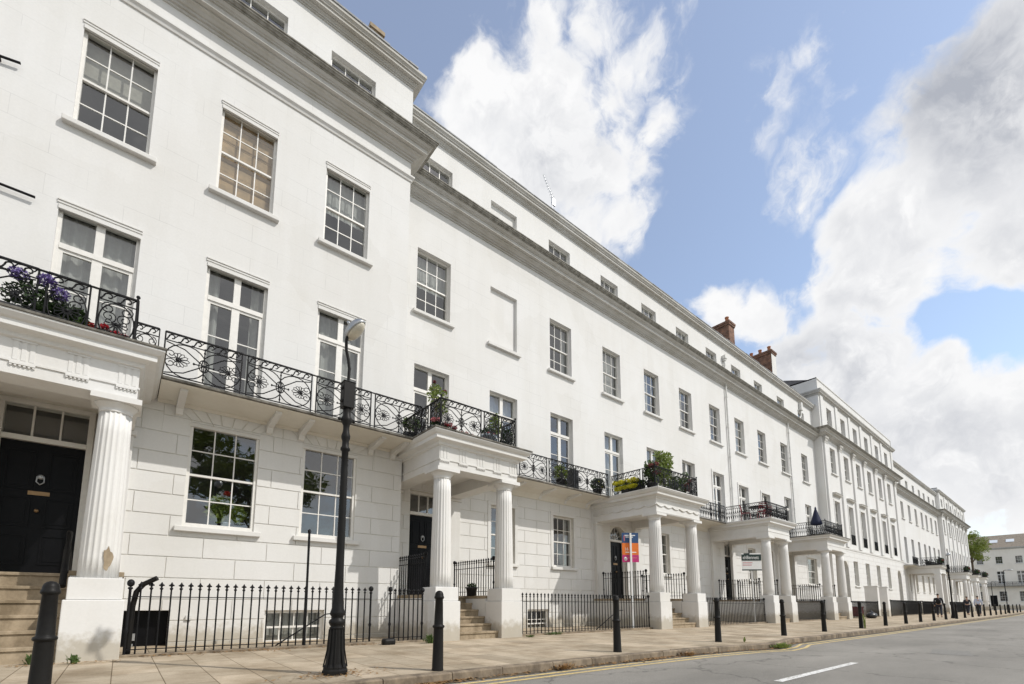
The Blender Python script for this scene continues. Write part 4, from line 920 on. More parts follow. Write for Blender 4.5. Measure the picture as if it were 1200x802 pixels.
WH = ['black bollard closest to the camera, cut off at the left edge', 'black bollard standing before the steps of the pink-flowered porch', 'black bollard standing before the orange board', 'black bollard between the yellow-flowered porch and the red-chair porch', 'black bollard before the left column of the red-chair porch', 'black bollard before the parasol porch railings', 'black bollard with a yellow-green weed at its top', 'black bollard before the first white entrance wall']
ORD = ['ninth','tenth','eleventh','twelfth','thirteenth','fourteenth','fifteenth','sixteenth','seventeenth','eighteenth','nineteenth','twentieth','twenty-first','twenty-second','twenty-third','twenty-fourth','twenty-fifth']
for i, (x, y) in enumerate(BX):
    o = link('bollard', bm_, None, (x,y,pz(x,y)), random.uniform(0,6), (.93,.93,1))
    if i == 6: pass
    o.rotation_euler.x = random.uniform(-.012,.012); o.rotation_euler.y = random.uniform(-.012,.012)
    tag(o, WH[i] if i < len(WH) else 'black bollard on the kerb, %s in the row counting from the left' % ORD[i-8], 'bollard', 'black bollards along the kerb')

# ------------------------------------------------------------------ lamp posts
def lamp(x, y, rz, label):
    z = pz(x,y); R = empty('street_lamp', (x,y,z), label, 'street lamp', 'street lamps on iron columns', world=False); R.rotation_euler.z = rz
    m_ = MB()
    m_.lathe(0,0,[(.158,-.1),(.158,.05),(.146,.07),(.146,.09),(.125,.13),(.1,.3),(.087,.55)],8,False)
    for k in range(8): a = 2*PI*(k+.5)/8; m_.tube([(.138*math.cos(a),.138*math.sin(a),.09),(.1*math.cos(a),.1*math.sin(a),.3),(.087*math.cos(a),.087*math.sin(a),.55)], .009, 6)
    obj('base', m_, M['irond'], R)
    m_ = MB(); m_.lathe(0,0,[(.087,.552),(.094,.565),(.075,.58),(.09,.605),(.1,.63),(.094,.66),(.068,.68),(.07,.70),(.09,.73),(.088,.76),(.074,.80),(.066,.9),(.058,1.05),(.051,1.3),(.047,1.9),(.043,2.6),(.042,2.84),(.06,2.86),(.06,2.885),(.044,2.91),(.042,2.98),(.055,3.02),(.057,3.05),(.044,3.1),(.039,3.15),(.042,3.2),(.07,3.25),(.07,3.29),(.05,3.33),(.05,3.42)],32)
    for s in (-1,1): m_.tube([(0,0,3.27),(s*.09,0,3.27)], .014, 8); m_.blob((s*.095,0,3.27),(.022,.022,.022),8,6)
    obj('column', m_, M['irond'], R)
    m_ = MB(); m_.box(-.075,.075,-.065,.065,3.43,3.78); m_.box(-.08,.08,-.07,.07,3.78,3.795); m_.box(-.095,-.076,-.05,.02,3.5,3.54); m_.box(-.095,-.076,-.05,.02,3.68,3.72); obj('control_box', m_, M['irond'], R, bevel=.008)
    m_ = MB(); m_.tube([(0,0,3.79),(0.005,0,4.0),(-.015,0,4.12),(-.05,-.01,4.24),(-.06,-.02,4.36),(-.045,-.05,4.5)], .02, 10); obj('arm', m_, M['irond'], R)
    h = bpy.data.objects.new('lantern', None)
    m_ = MB(); segs = 12; vs = []; fs = []
    pr = [(.0,.14),(.07,.125),(.12,.09),(.145,.03),(.15,0.),(.14,-.01)]
    for r, zz in pr:
        for k in range(segs*2): a = 2*PI*k/(segs*2); vs.append((r*math.cos(a), r*math.sin(a)*1.75, zz))
    n = segs*2
    for i in range(len(pr)-1):
        for k in range(n): fs.append((i*n+k,i*n+(k+1)%n,(i+1)*n+(k+1)%n,(i+1)*n+k))
    m_.add(vs, fs, True); m_.lathe(0,.02,[(.03,.12),(.03,.19),(.018,.21)],10)
    hd = obj('lantern', m_, M['steel'], R); hd.location = (.03,-.1,4.5); hd.rotation_euler = (-.55,-.3,.5); hd.scale = (.74,.70,.85)
    m_ = MB(); m_.blob((0,0,-.005), (.135,.235,.075), 16, 8); obj('diffuser', m_, M['lampglass'], hd)
    return R
lamp(2.12, 5.97, 0, 'tall black cast-iron lamp post before the railing of the nearest house, base among dead leaves')
lamp(45.2, 5.75, .3, 'distant dark lamp post on the kerb before the square white pier')
def slim_lamp(x, y, h, label):
    R = empty('street_lamp', (x,y,gz(x)), label, 'street lamp', 'distant slim lamp posts', world=False)
    m_ = MB(); m_.tube([(0,0,0),(0,0,.9),(0,0,.95),(0,0,h)], [.09,.08,.05,.04], 10); m_.tube([(0,0,h),(-.1,-.1,h+.2),(-.3,-.5,h+.25)], .03, 8); obj('column', m_, M['irond'], R)
    m_ = MB(); m_.blob((-.35,-.6,h+.22),(.14,.28,.08),12,6); obj('lantern', m_, M['steel'], R)
slim_lamp(84, 5.7, 5.0, 'slim lamp post leaning slightly, in front of the far cream terrace'); slim_lamp(104, 8.5, 4.3, 'slimmest and farthest lamp post, by the end of the white row')

# ------------------------------------------------------------------ plants
def leaves(mb, c, r, n, size, rnd, shell_=.35):
    for _ in range(n):
        while True:
            p = Vector((rnd.uniform(-1,1), rnd.uniform(-1,1), rnd.uniform(-1,1)))
            if shell_ < p.length < 1: break
        q = Vector((c[0]+p.x*r[0], c[1]+p.y*r[1], c[2]+p.z*r[2]))
        a = Vector((rnd.uniform(-1,1), rnd.uniform(-1,1), rnd.uniform(-.6,1))).normalized(); b = a.cross(Vector((rnd.uniform(-1,1),rnd.uniform(-1,1),rnd.uniform(-1,1)))).normalized(); s = size*rnd.uniform(.6,1.3)
        mb.add([q-a*s, q+b*s*.45, q+a*s, q-b*s*.45], [(0,1,2,3)])
pcount = [0]
def plant(name, label, cat, x, y, z, clumps, leafmat, flowers=None, pot=('potdark',.15,.26), box=None, size=.05, group='plants on the balconies'):
    pcount[0] += 1; rnd = random.Random(pcount[0]*13)
    R = empty(name, (x,y,z), label, cat, group, world=False); zt = 0
    if pot:
        m_ = MB(); pm, pr, ph = pot
        if box: m_.box(-box/2,box/2,-pr,pr,0,ph); m_.box(-box/2-.012,box/2+.012,-pr-.012,pr+.012,ph-.03,ph+.004)
        else: m_.lathe(0,0,[(pr*.72,0),(pr*.95,ph*.85),(pr*1.06,ph*.86),(pr*1.06,ph),(pr*.9,ph),(pr*.88,ph*.9)],20)
        obj('planter' if box else 'pot', m_, M[pm], R); zt = ph
    m_ = MB(); st = MB()
    for cx, cy, cz, rx, ry, rz, n in clumps:
        leaves(m_, (cx,cy,cz+zt), (rx*1.1,ry*1.1,rz*1.1), int(n*1.5), size, rnd)
        if pot:
            for k in range(4): st.tube([(cx*.5+rnd.uniform(-.03,.03),cy,zt-.03),(cx*.8+rnd.uniform(-.05,.05),cy,zt+cz*.6),(cx+rnd.uniform(-.1,.1)*rx*4,cy,zt+cz+rz*.3)], .006, 5)
    obj('foliage', m_, M[leafmat], R)
    if st.v: obj('stems', st, M['bark'], R)
    for fl in flowers or []:
        fm, pts, fr = fl; m_ = MB()
        for (cx,cy,cz) in pts: leaves(m_, (cx,cy,cz+zt), (fr,fr,fr*.75), int(80*max(1,(fr/.06)**2)), .024, rnd, .5)
        obj('flowers', m_, M[fm], R)
    return R
Zb = 4.97
plant('potted_plant', 'purple hydrangea with dark leaves behind the leftmost balcony rail', 'potted plant', -1.32, 9.58, Zb, [(0,0,.2,.34,.16,.26,420),(.35,0,.1,.25,.14,.18,240)], 'leafd', [('purple', [(-.2,-.1,.5),(.1,-.12,.52),(.25,-.1,.38)], .12)], ('potdark',.13,.22), .7, .05)
plant('potted_plant', 'trailing green plant between the purple and red flowers on the leftmost porch', 'potted plant', -.86, 9.55, Zb, [(0,0,.05,.28,.12,.14,300)], 'leafm', None, ('potdark',.1,.12), .45, .045)
plant('potted_plant', 'red geraniums at the right corner of the leftmost porch roof', 'potted plant', -.45, 9.55, Zb, [(0,0,.06,.28,.1,.1,260)], 'leafd', [('red', [(-.22,-.08,.14),(-.08,-.1,.17),(.05,-.08,.12),(.18,-.08,.1),(.24,-.06,.06)], .06)], ('potdark',.08,.1), .55, .04)
plant('potted_plant', 'pale green potted tree at the front left corner of the pink-flowered porch', 'potted plant', 5.78, 9.90, Zb, [(0,0,.8,.26,.22,.24,120),(.12,0,.55,.14,.14,.16,50),(-.06,0,1.02,.16,.16,.12,50)], 'leafl', [('plum', [(-.15,-.1,1.15),(.16,-.1,1.0)], .04)], ('potdark',.15,.28), None, .05)
plant('potted_plant', 'light green potted shrub at the right end of the pink-flowered porch', 'potted plant', 7.6, 9.90, Zb, [(0,0,.55,.2,.18,.24,150),(.02,0,.8,.12,.12,.1,40)], 'leafl', None, ('potdark',.16,.26), None, .05)
plant('potted_plant', 'rounded green plant in a dark pot in the shade of the open balcony door', 'potted plant', 5.75, 11.25, Zb, [(0,0,.3,.28,.24,.16,320)], 'leafm', None, ('potdark',.22,.5), None, .045)
plant('flower_box', 'dark box of pink and red flowers at the left front of the pink-flowered porch', 'flower box', 5.78, 9.60, Zb, [(0,0,.06,.36,.12,.1,240)], 'leafd', [('pink', [(-.3,-.05,.17),(-.17,-.08,.19),(0,-.08,.12),(.15,-.08,.14),(.28,-.08,.1)], .07), ('red', [(.06,-.1,.1),(.25,-.05,.06)], .04)], ('potdark',.1,.16), .75, .04)
plant('flower_box', 'low box of pink flowers along the middle of the same porch front', 'flower box', 6.78, 9.58, Zb, [(0,0,.02,.5,.1,.07,220)], 'leafm', [('pink', [(-.5,-.06,.07),(-.36,-.06,.09),(-.2,-.06,.07),(.0,-.06,.05),(.2,-.06,.07),(.4,-.06,.06)], .06)], ('potdark',.09,.1), 1.1, .035)
plant('potted_plant', 'plant in a pale blue glazed pot on the pink-flowered porch', 'potted plant', 7.32, 9.80, Zb, [(0,0,.1,.2,.16,.12,160)], 'leafd', [('pink', [(.05,-.15,.0),(-.1,-.15,.02)], .05)], ('potblue',.2,.42), None, .04)
plant('potted_plant', 'dark leafy plant in the front right corner of the pink-flowered porch', 'potted plant', 7.86, 9.68, Zb, [(0,0,.22,.18,.14,.3,260)], 'leafd', None, ('potdark',.14,.22), None, .045)
plant('flower_box', 'planter of bright yellow flowers at the left of the second porch roof', 'flower box', 14.62, 10.65, Zb, [(0,0,.1,.2,.48,.16,240)], 'leafl', [('yel', [(-.12,-.5+.14*k,.2+.06*(k%2)) for k in range(8)]+[(-.15,-.45+.14*k,.0) for k in range(7)], .12)], ('potdark',.16,.3), .36, .045)
plant('flower_box', 'black trough of small green plants beside the yellow flowers', 'flower box', 14.66, 10.15, Zb, [(0,0,.08,.16,.38,.12,300)], 'leafm', None, ('potdark',.16,.3), .3, .045)
plant('potted_plant', 'reddish-leaved bush at the front left corner of the second porch roof', 'potted plant', 14.75, 9.65, Zb, [(0,0,.4,.34,.26,.32,360),(-.1,0,.7,.2,.18,.16,100)], 'leafm', [('plum', [(-.25,-.15,.6),(0,-.18,.7),(.18,-.15,.45),(-.1,-.2,.35)], .12)], ('potdark',.2,.3), None, .055)
plant('potted_plant', 'tallest feathery green shrub on the second porch roof', 'potted plant', 15.65, 9.75, Zb, [(0,0,.5,.46,.32,.4,420),(.12,0,1.0,.4,.28,.3,230),(-.2,0,1.25,.26,.22,.16,70),(.3,0,1.3,.26,.2,.14,60)], 'leafl', None, ('potdark',.24,.3), None, .07)
plant('potted_plant', 'dark green bush between the tall shrub and the red-tinged plant', 'potted plant', 16.4, 9.70, Zb, [(0,0,.3,.34,.24,.3,380)], 'leafm', None, ('potdark',.2,.28), None, .055)
plant('potted_plant', 'red-tinged plant near the right end of the second porch roof', 'potted plant', 17.1, 9.70, Zb, [(0,0,.35,.28,.2,.3,280),(.05,0,.7,.14,.14,.2,60)], 'leafm', [('plum', [(-.12,-.15,.3),(.1,-.15,.5),(.0,-.15,.15)], .12)], ('potdark',.16,.28), None, .05)
plant('potted_plant', 'green plant on the long balcony left of the dark tall planter', 'potted plant', 11.75, 11.4, Zb, [(0,0,.25,.26,.2,.28,320)], 'leafl', None, ('potdark',.18,.3), None, .055)
plant('potted_plant', 'tall dark square planter standing on the long balcony', 'potted plant', 12.35, 11.38, Zb, [(0,0,.04,.12,.12,.06,50)], 'leafd', None, ('potdark',.15,.72), .32, .04)
plant('potted_plant', 'dark plant with pale flowers at the right end of the long balcony', 'potted plant', 13.75, 11.4, Zb, [(0,0,.2,.32,.2,.24,340)], 'leafd', [('yel', [(-.1,-.15,.25),(.1,-.15,.1)], .05)], ('potdark',.18,.25), None, .05)
plant('potted_plant', 'plant with light green leaves and a red flower inside the nearest ground floor window', 'potted plant', 1.6, 11.42, 2.47, [(0,0,.2,.34,.07,.2,260),(-.1,0,.42,.2,.06,.12,90)], 'leafl', [('red', [(-.02,-.05,.62)], .07)], ('potblue',.1,.12), None, .085, None)
for (x, y, lab, s) in ((68.6,9.3,'dark bush on the flat roof of the square-piered porch',.5),(86.8,9.2,'dark bush trailing over the far porch right of the lamp post',.7),(96.4,9.2,'dark greenery on the next to last porch roof',.7),(105.8,9.2,'dark greenery on the last porch roof of the row',.8)):
    plant('potted_plant', lab, 'potted plant', x, y, Zb, [(0,0,.15,s*1.2,s*.4,.22,180),(.3,0,.35,.3,.3,.25,70)], 'leafd', [('plum', [(-.5,-.3,.3)], .12)], ('potdark',.25,.25), 1.2, .1)
plant('potted_plant', 'small plant in a pot at the top of the steps of the pink-flowered porch', 'potted plant', 7.35, 10.55, 1.09, [(0,0,.05,.12,.1,.07,60)], 'leafd', None, ('potdark',.16,.24), None, .035)
def weed(label, x, y, n, r, h, mat='leafm'):
    z = pz(x,y) if y > kerby(x)+.1 else rz_(x)+.01
    rnd = random.Random(int(x*100)); R = empty('weed', (x,y,z), label, 'weed', 'weeds in the pavement', world=False); m_ = MB()
    for _ in range(n):
        a = rnd.uniform(0,2*PI); d = rnd.uniform(.2,1)*r; b = Vector((math.cos(a)*d*.5,math.sin(a)*d*.35,0)); t = Vector((math.cos(a)*d,math.sin(a)*d*.7,h*rnd.uniform(.3,1))); w = Vector((-math.sin(a),math.cos(a),0))*.012*rnd.uniform(.7,1.6)
        md = (b+t)/2+Vector((0,0,h*.25)); m_.add([b-w*.4,b+w*.4,md+w,t,md-w],[(0,1,2,3,4)])
    leaves(m_, (0,0,h*.35), (r*.8,r*.55,h*.35), n, .022, rnd, .1); obj('leaves', m_, M[mat], R)
weed('bushy weed at the foot of the left pedestal of the pink-flowered porch', 5.2, 9.0, 60, .22, .22)
weed('low weed growing against the pedestal of the leftmost porch', -.42, 8.92, 34, .10, .15)
weed('grassy weed by the steps of the leftmost porch', -.82, 9.15, 50, .18, .16)
weed('large clump of weeds in the gutter where the kerb bulges', 11.8, 4.5, 120, .42, .12, 'leafl'); weed('weed in the gutter near the middle of the picture', 8.6, 4.98, 60, .3, .08, 'dead')
weed('upright weed on the pavement edge by the fourth bollard', 11.55, 5.2, 12, .05, .13, 'leafl'); weed('weeds in the gutter below the bollard before the pink-flowered porch', 5.3, 5.12, 60, .3, .09, 'dead')
weed('tall yellow-green weed growing in front of a bollard', 22.1, 5.36, 22, .07, .6, 'leafl'); weed('low weed tuft along the foot of the railing by the basement window', 9.4, 9.45, 60, .4, .08); weed('low weed tuft on the pavement at the foot of the right pedestal', 8.2, 9.1, 30, .18, .07)
lit = MB(); rnd = random.Random(5)
def litter(n, f, s=.03):
    for _ in range(n):
        x, y = f(); z = (pz(x,y) if y > kerby(x)+.02 else rz_(x))+.012+rnd.uniform(0,.012); a = rnd.uniform(0,6.28); k = s*rnd.uniform(.5,1.3); u = Vector((math.cos(a),math.sin(a),rnd.uniform(-.35,.35)))*k; v = Vector((-math.sin(a),math.cos(a),rnd.uniform(-.35,.35)))*k*.55
        c = Vector((x,y,z)); lit.add([c-u,c+v,c+u,c-v],[(0,1,2,3)])
litter(420, lambda: (rnd.uniform(.2,4.6), 9.5-abs(rnd.gauss(0,.16))), .026); litter(160, lambda: (2.12+rnd.gauss(0,.3), 5.9+rnd.gauss(0,.16)), .026); litter(700, lambda: (lambda x: (x, kerby(x)-abs(rnd.gauss(.03,.1))))(rnd.uniform(1.5,14)), .028); litter(240, lambda: (3.0+rnd.gauss(0,.25), kerby(3)-abs(rnd.gauss(.03,.08))), .03); litter(240, lambda: (7.4+rnd.gauss(0,.4), kerby(7.4)-abs(rnd.gauss(.03,.1))), .03); litter(200, lambda: (rnd.uniform(-2,0.1), 9.0-abs(rnd.gauss(0,.12))), .022); litter(150, lambda: (rnd.uniform(8.3,14), 9.45-abs(rnd.gauss(0,.1))), .022)
lo = obj('fallen_leaves', lit, M['dead']); tag(lo, 'dead brown leaves scattered along the railings and gutter', 'fallen leaves', kind='stuff')
# tree at the end of the row
def tree(x, y, zc, r, label):
    R = empty('tree', (x,y,gz(x)-.1), label, 'tree', None, world=False); rnd = random.Random(9); m_ = MB()
    m_.tube([(0,0,-.2),(.1,0,2.5),(.05,.1,5),(0,0,zc-1)], [.32,.26,.2,.14], 10)
    for k in range(9): a = k*2.4; m_.tube([(0,0,zc-3.5+k*.3),(math.cos(a)*r*.35,math.sin(a)*r*.35,zc-2+k*.35),(math.cos(a)*r*.7,math.sin(a)*r*.7,zc-1.2+k*.4)], [.1,.06,.03], 6)
    obj('trunk', m_, M['bark'], R); m_ = MB()
    for k in range(46):
        a = rnd.uniform(0,6.28); e = rnd.uniform(-.9,1); q = math.sqrt(max(0,1-e*e*.8))*rnd.uniform(.45,1.)
        leaves(m_, (math.cos(a)*r*q, math.sin(a)*r*q, zc+e*r*1.05), (r*.3,r*.3,r*.22), 110, .16, rnd, .2)
    obj('crown', m_, M['tree'], R)
tree(125.5, 12.4, 11.9, 2.7, 'bright yellow-green tree beyond the end of the white row')

ft = bpy.data.objects['tree']
for x, y, sc, lab in ((-9,-27,1.35,'park tree reflected at the left of the nearest ground floor window'),(3,-30,1.4,'park tree reflected in the middle of the nearest ground floor window'),(10,-29,1.25,'park tree reflected at the right of the nearest ground floor window'),(20,-33,.55,'low park tree reflected in the window behind the lamp post')):
    r_ = ft.copy(); COL.objects.link(r_); r_.location = (x,y,gz(x)-.1-2.6*(sc > .6)); r_.rotation_euler.z = x; r_.scale = (sc*1.5,sc*1.5,sc); AN[r_.name] = ''; r_['label'] = lab; r_['group'] = 'trees of the garden square opposite'
    for ch in ft.children: c_ = ch.copy(); COL.objects.link(c_); c_.parent = r_
# ------------------------------------------------------------------ signs, furniture
def text(body, size, mat, parent, loc, rot=(PI/2,0,0)):
    cu = bpy.data.curves.new('lettering', 'FONT'); cu.body = body; cu.size = size; cu.extrude = .001
    tmp = bpy.data.objects.new('tmp', cu); COL.objects.link(tmp); dg = bpy.context.evaluated_depsgraph_get(); me = bpy.data.meshes.new_from_object(tmp.evaluated_get(dg)); bpy.data.objects.remove(tmp)
    me.materials.clear(); me.materials.append(mat); o = link('lettering', me, parent, loc); o.rotation_euler = rot; return o
S = empty('estate_agent_board', (13.5, 9.78, pz(13,9.75)), 'blue, orange and magenta estate agent board on a white post before the second porch', 'sign', 'estate agent boards', world=False); S.rotation_euler.z = -.6; S.scale = (.82,.82,.97)
m_ = MB(); m_.box(-.035,.035,-.035,.036,-.1,3.4); obj('post', m_, M['sgnw'], S)
for nm, z0, z1, mt in (('blue_panel',3.05,3.42,'sgnblue'),('orange_panel',2.62,3.05,'sgnor'),('magenta_panel',2.36,2.62,'sgnmag')):
    m_ = MB(); m_.box(-.36,.36,.037,.05,z0,z1); obj(nm, m_, M[mt], S)
m_ = MB(); m_.box(-.28,-.24,.03,.036,3.12,3.32); obj('red_mark', m_, M['sgnr'], S)
for z, x0, x1 in ((3.31,-.24,-.05),(3.25,-.2,-.05),(3.31,.05,.22),(3.25,.05,.12),(2.70,-.22,-.05),(2.70,.05,.25)):
    m_ = MB(); m_.box(x0,x1,.031,.036,z,z+.03); obj('lettering', m_, M['sgnw'], S)
text('16', .16, M['sgnw'], S, (-.25,.034,2.78)); m_ = MB(); m_.lathe(0,0,[(.07,0),(.07,.004)],20); k = obj('white_disc', m_, M['sgnw'], S); k.location = (-.22,.036,2.48); k.rotation_euler.x = PI/2
text('a', .12, M['sgnmag'], S, (-.25,.030,2.45)); m_ = MB(); m_.box(-.12,-.05,.031,.036,2.5,2.53); m_.box(.05,.27,.031,.036,2.5,2.53); obj('lettering', m_, M['sgnr'], S)
S = empty('estate_agent_board', (22.95, 9.78, pz(22.7,9.78)), 'white estate agent board with a dark name strip, before the red-chair porch', 'sign', 'estate agent boards', world=False); S.rotation_euler.z = -.75; S.scale = (.76,.76,.96)
m_ = MB(); m_.box(-.03,.03,.02,.08,-.1,3.3); obj('post', m_, M['sgnw'], S)
m_ = MB(); m_.box(-.6,.6,0,.018,2.62,3.42); obj('board', m_, M['sgnw'], S); m_ = MB(); m_.box(-.6,.6,-.012,-.001,3.05,3.36); m_.box(-.45,-.1,-.012,-.001,3.36,3.42); obj('name_strip', m_, M['sgng'], S)
text('ehBennett', .235, M['sgnw'], S, (-.53,-.014,3.13)); m_ = MB(); m_.box(-.55,.05,-.008,-.001,2.93,2.96); m_.box(-.55,.0,-.008,-.001,2.82,2.85); obj('small_print', m_, M['sgnr'], S); m_ = MB(); m_.box(-.6,.6,-.01,.02,2.56,2.618); obj('bottom_strip', m_, M['sgng'], S)
def chair(x, y, rz, label):
    R = empty('garden_chair', (x,y,Zb), label, 'chair', 'red chairs on the porch roof', world=False); R.rotation_euler.z = rz
    m_ = MB(); m_.box(-.2,.2,-.2,.2,.43,.455); obj('seat', m_, M['redp'], R, bevel=.01)
    m_ = MB(); m_.tube([(-.19,.19,.45),(-.19,.25,.86),(.19,.25,.86),(.19,.19,.45)], .012, 6); [m_.box(-.18,.18,.2+k*.02,.21+k*.02,.55+k*.11,.6+k*.11) for k in range(3)]; obj('backrest', m_, M['redp'], R)
    for sx in (-1,1):
        for sy in (-1,1): m_ = MB(); m_.tube([(sx*.18,sy*.18,.43),(sx*.2,sy*.22,0)], .012, 6); obj('leg', m_, M['redp'], R)
chair(24.0, 10.35, .3, 'red garden chair left of the table on the porch roof'); chair(24.9, 9.7, -1.4, 'red garden chair right of the table on the porch roof'); chair(24.1, 9.6, 2.2, 'red garden chair nearest the rail on the porch roof')
R = empty('garden_table', (24.35,9.98,Zb), 'dark round garden table among the red chairs', 'table', world=False)
m_ = MB(); m_.lathe(0,0,[(.36,.71),(.37,.72),(.37,.735),(.36,.745)],24); obj('tabletop', m_, M['irond'], R)
for k in range(4): a = PI/4+k*PI/2; m_ = MB(); m_.tube([(.25*math.cos(a),.25*math.sin(a),.71),(.1*math.cos(a),.1*math.sin(a),.4),(.28*math.cos(a),.28*math.sin(a),0)], .012, 6); obj('leg', m_, M['irond'], R)
R = empty('parasol', (32.2,9.75,Zb), 'furled navy parasol on the porch roof before the taller block', 'parasol', world=False)
m_ = MB(); m_.tube([(0,0,0),(0,0,1.75)], .022, 8); obj('pole', m_, M['steel'], R); m_ = MB(); m_.lathe(0,0,[(.2,.62),(.34,.7),(.3,.85),(.2,1.15),(.11,1.45),(.05,1.62),(.06,1.66),(.02,1.76)],14,True,(7,.25)); obj('canopy', m_, M['navy'], R); m_ = MB(); m_.lathe(0,0,[(.26,0),(.26,.06),(.05,.09)],18); obj('base', m_, M['irond'], R)
m_ = MB(); m_.blob((0,0,.2),(.42,.3,.24),14,9,.12); m_.blob((.1,.05,.43),(.1,.09,.1),8,6,.15); b_ = obj('rubbish_bag', m_, M['rubber']); b_.location = (38.9,9.0,pz(38.9,9.0)-.02); tag(b_, 'black rubbish bag on the pavement by the railings right of the parasol porch', 'rubbish bag')
R = empty('red_crate', (40.2,9.85,pz(40,9.85)), 'red crate standing behind the railings right of the parasol porch', 'crate', world=False); m_ = MB(); m_.box(-.4,.4,-.02,.02,.1,.75); m_.box(-.4,.4,.5,.54,.1,.75); m_.box(-.4,-.36,.02,.5,.1,.75); m_.box(.36,.4,.02,.5,.1,.75); m_.box(-.36,.36,.02,.5,.1,.14); obj('crate_body', m_, M['redp'], R); m_ = MB(); m_.box(-.42,.42,-.04,-.02,.68,.76); m_.box(-.42,.42,.54,.56,.68,.76); obj('rim', m_, M['redp'], R)

# ------------------------------------------------------------------ people
def skin_mesh(name, verts, edges, mat, parent, sub=2):
    me = bpy.data.meshes.new(name); me.from_pydata([v[:3] for v in verts], edges, []); me.materials.append(mat); o = link(name, me, parent)
    sk = o.modifiers.new('skin', 'SKIN'); sk.use_smooth_shade = True; ss = o.modifiers.new('sub', 'SUBSURF'); ss.levels = sub; ss.render_levels = sub
    lay = me.skin_vertices[0].data if me.skin_vertices else None
    if lay is None:
        bm = bmesh.new(); bm.from_mesh(me); bm.verts.layers.skin.verify(); bm.to_mesh(me); bm.free(); lay = me.skin_vertices[0].data
    for i, v in enumerate(verts): lay[i].radius = (v[3], v[4] if len(v) > 4 else v[3]); lay[i].use_root = (i == 0)
    return o
def person(x, y, rz, label, top, legs, step=.16, bag=False):
    R = empty('person', (x,y,pz(x,y)), label, 'person', None, world=False); R.rotation_euler.z = rz; s = step
    V = [(0,0,.95,.15,.11),(0,0,1.15,.13,.1),(0,0,1.38,.17,.1),(0,-.01,1.5,.055),(0,-.02,1.58,.055),(0,-.03,1.66,.085,.1),(0,-.025,1.73,.075,.09),
         (.19,0,1.42,.055),(.25,s*.4,1.16,.042),(.24,s*.4-.12,.92,.034),(.24,s*.4-.17,.82,.032), (-.19,0,1.42,.055),(-.25,-s*.4,1.16,.042),(-.24,-s*.4-.1,.92,.034),(-.24,-s*.4-.15,.82,.032),
         (.1,0,.88,.09),(.11,-s,.5,.062),(.11,-s*.9,.09,.045),(.12,-s*.9-.15,.04,.04), (-.1,0,.88,.09),(-.11,s*.6,.5,.062),(-.11,s*1.5,.1,.045),(-.12,s*1.5-.14,.05,.04)]
    E_ = [(0,1),(1,2),(2,3),(3,4),(4,5),(5,6),(2,7),(7,8),(8,9),(9,10),(2,11),(11,12),(12,13),(13,14),(0,15),(15,16),(16,17),(17,18),(0,19),(19,20),(20,21),(21,22)]
    skin_mesh('body', V, E_, M['skin'], R)
    g = lambda i, k: (*V[i][:3], *(r*k for r in V[i][3:]))
    skin_mesh('top', [g(0,1.12),g(1,1.15),g(2,1.12),(0,0,1.47,.085),g(7,1.3),g(8,1.35),g(9,1.3),g(11,1.3),g(12,1.35),g(13,1.3)], [(0,1),(1,2),(2,3),(2,4),(4,5),(5,6),(2,7),(7,8),(8,9)], top, R)
    skin_mesh('trousers', [(0,0,.93,.16,.12),g(15,1.15),g(16,1.25),(V[17][0],V[17][1],.13,.062),g(19,1.15),g(20,1.25),(V[21][0],V[21][1],.14,.062)], [(0,1),(1,2),(2,3),(0,4),(4,5),(5,6)], legs, R)
    m_ = MB(); m_.blob((0,.01,1.73),(.08,.088,.07),12,8); obj('hair', m_, M['hair'], R)
    m_ = MB()
    for sx in (-1,1): m_.blob((.115*sx,V[18][1]+.03 if sx > 0 else V[22][1]+.03,.035),(.045,.12,.035),10,6)
    obj('shoes', m_, M['rubber'], R)
    if bag: m_ = MB(); m_.blob((0,.2,1.2),(.16,.1,.22),12,8); m_.tube([(.1,.15,1.38),(.12,-.08,1.42),(.12,-.12,1.2),(.1,.1,1.05)], .015, 6); m_.tube([(-.1,.15,1.38),(-.12,-.08,1.42),(-.12,-.12,1.2),(-.1,.1,1.05)], .015, 6); tag(obj('rucksack', m_, M['irond']), 'grey rucksack held on the back of the nearest walker', 'rucksack'); b = bpy.data.objects['rucksack']; b.location = R.location; b.rotation_euler.z = rz
    return R
person(48.2, 6.9, PI/2+.1, 'nearest walker on the pavement, dark clothes, seen by the kerb bollards', M['dark'], M['dark'], .18, True)
person(60.5, 5.95, PI/2, 'walker in a blue and white striped top and dark trousers, farther along the kerb', M['shirt'], M['dark'], .14)
person(63.5, 7.0, PI/2-.2, 'walker in dark clothes between the other two, near the far railing', M['dark'], M['dark'], .2)

# ------------------------------------------------------------------ camera
cam = bpy.data.cameras.new('camera'); co = bpy.data.objects.new('camera', cam); COL.objects.link(co); scene.camera = co
co.location = (0,0,.9); co.rotation_euler = (math.radians(90+7.266), 0, -math.radians(90-50.231)); cam.sensor_width = 36; cam.lens = 549/1200*36; cam.shift_y = 236/1200; cam.clip_end = 5000; cam.clip_start = .05

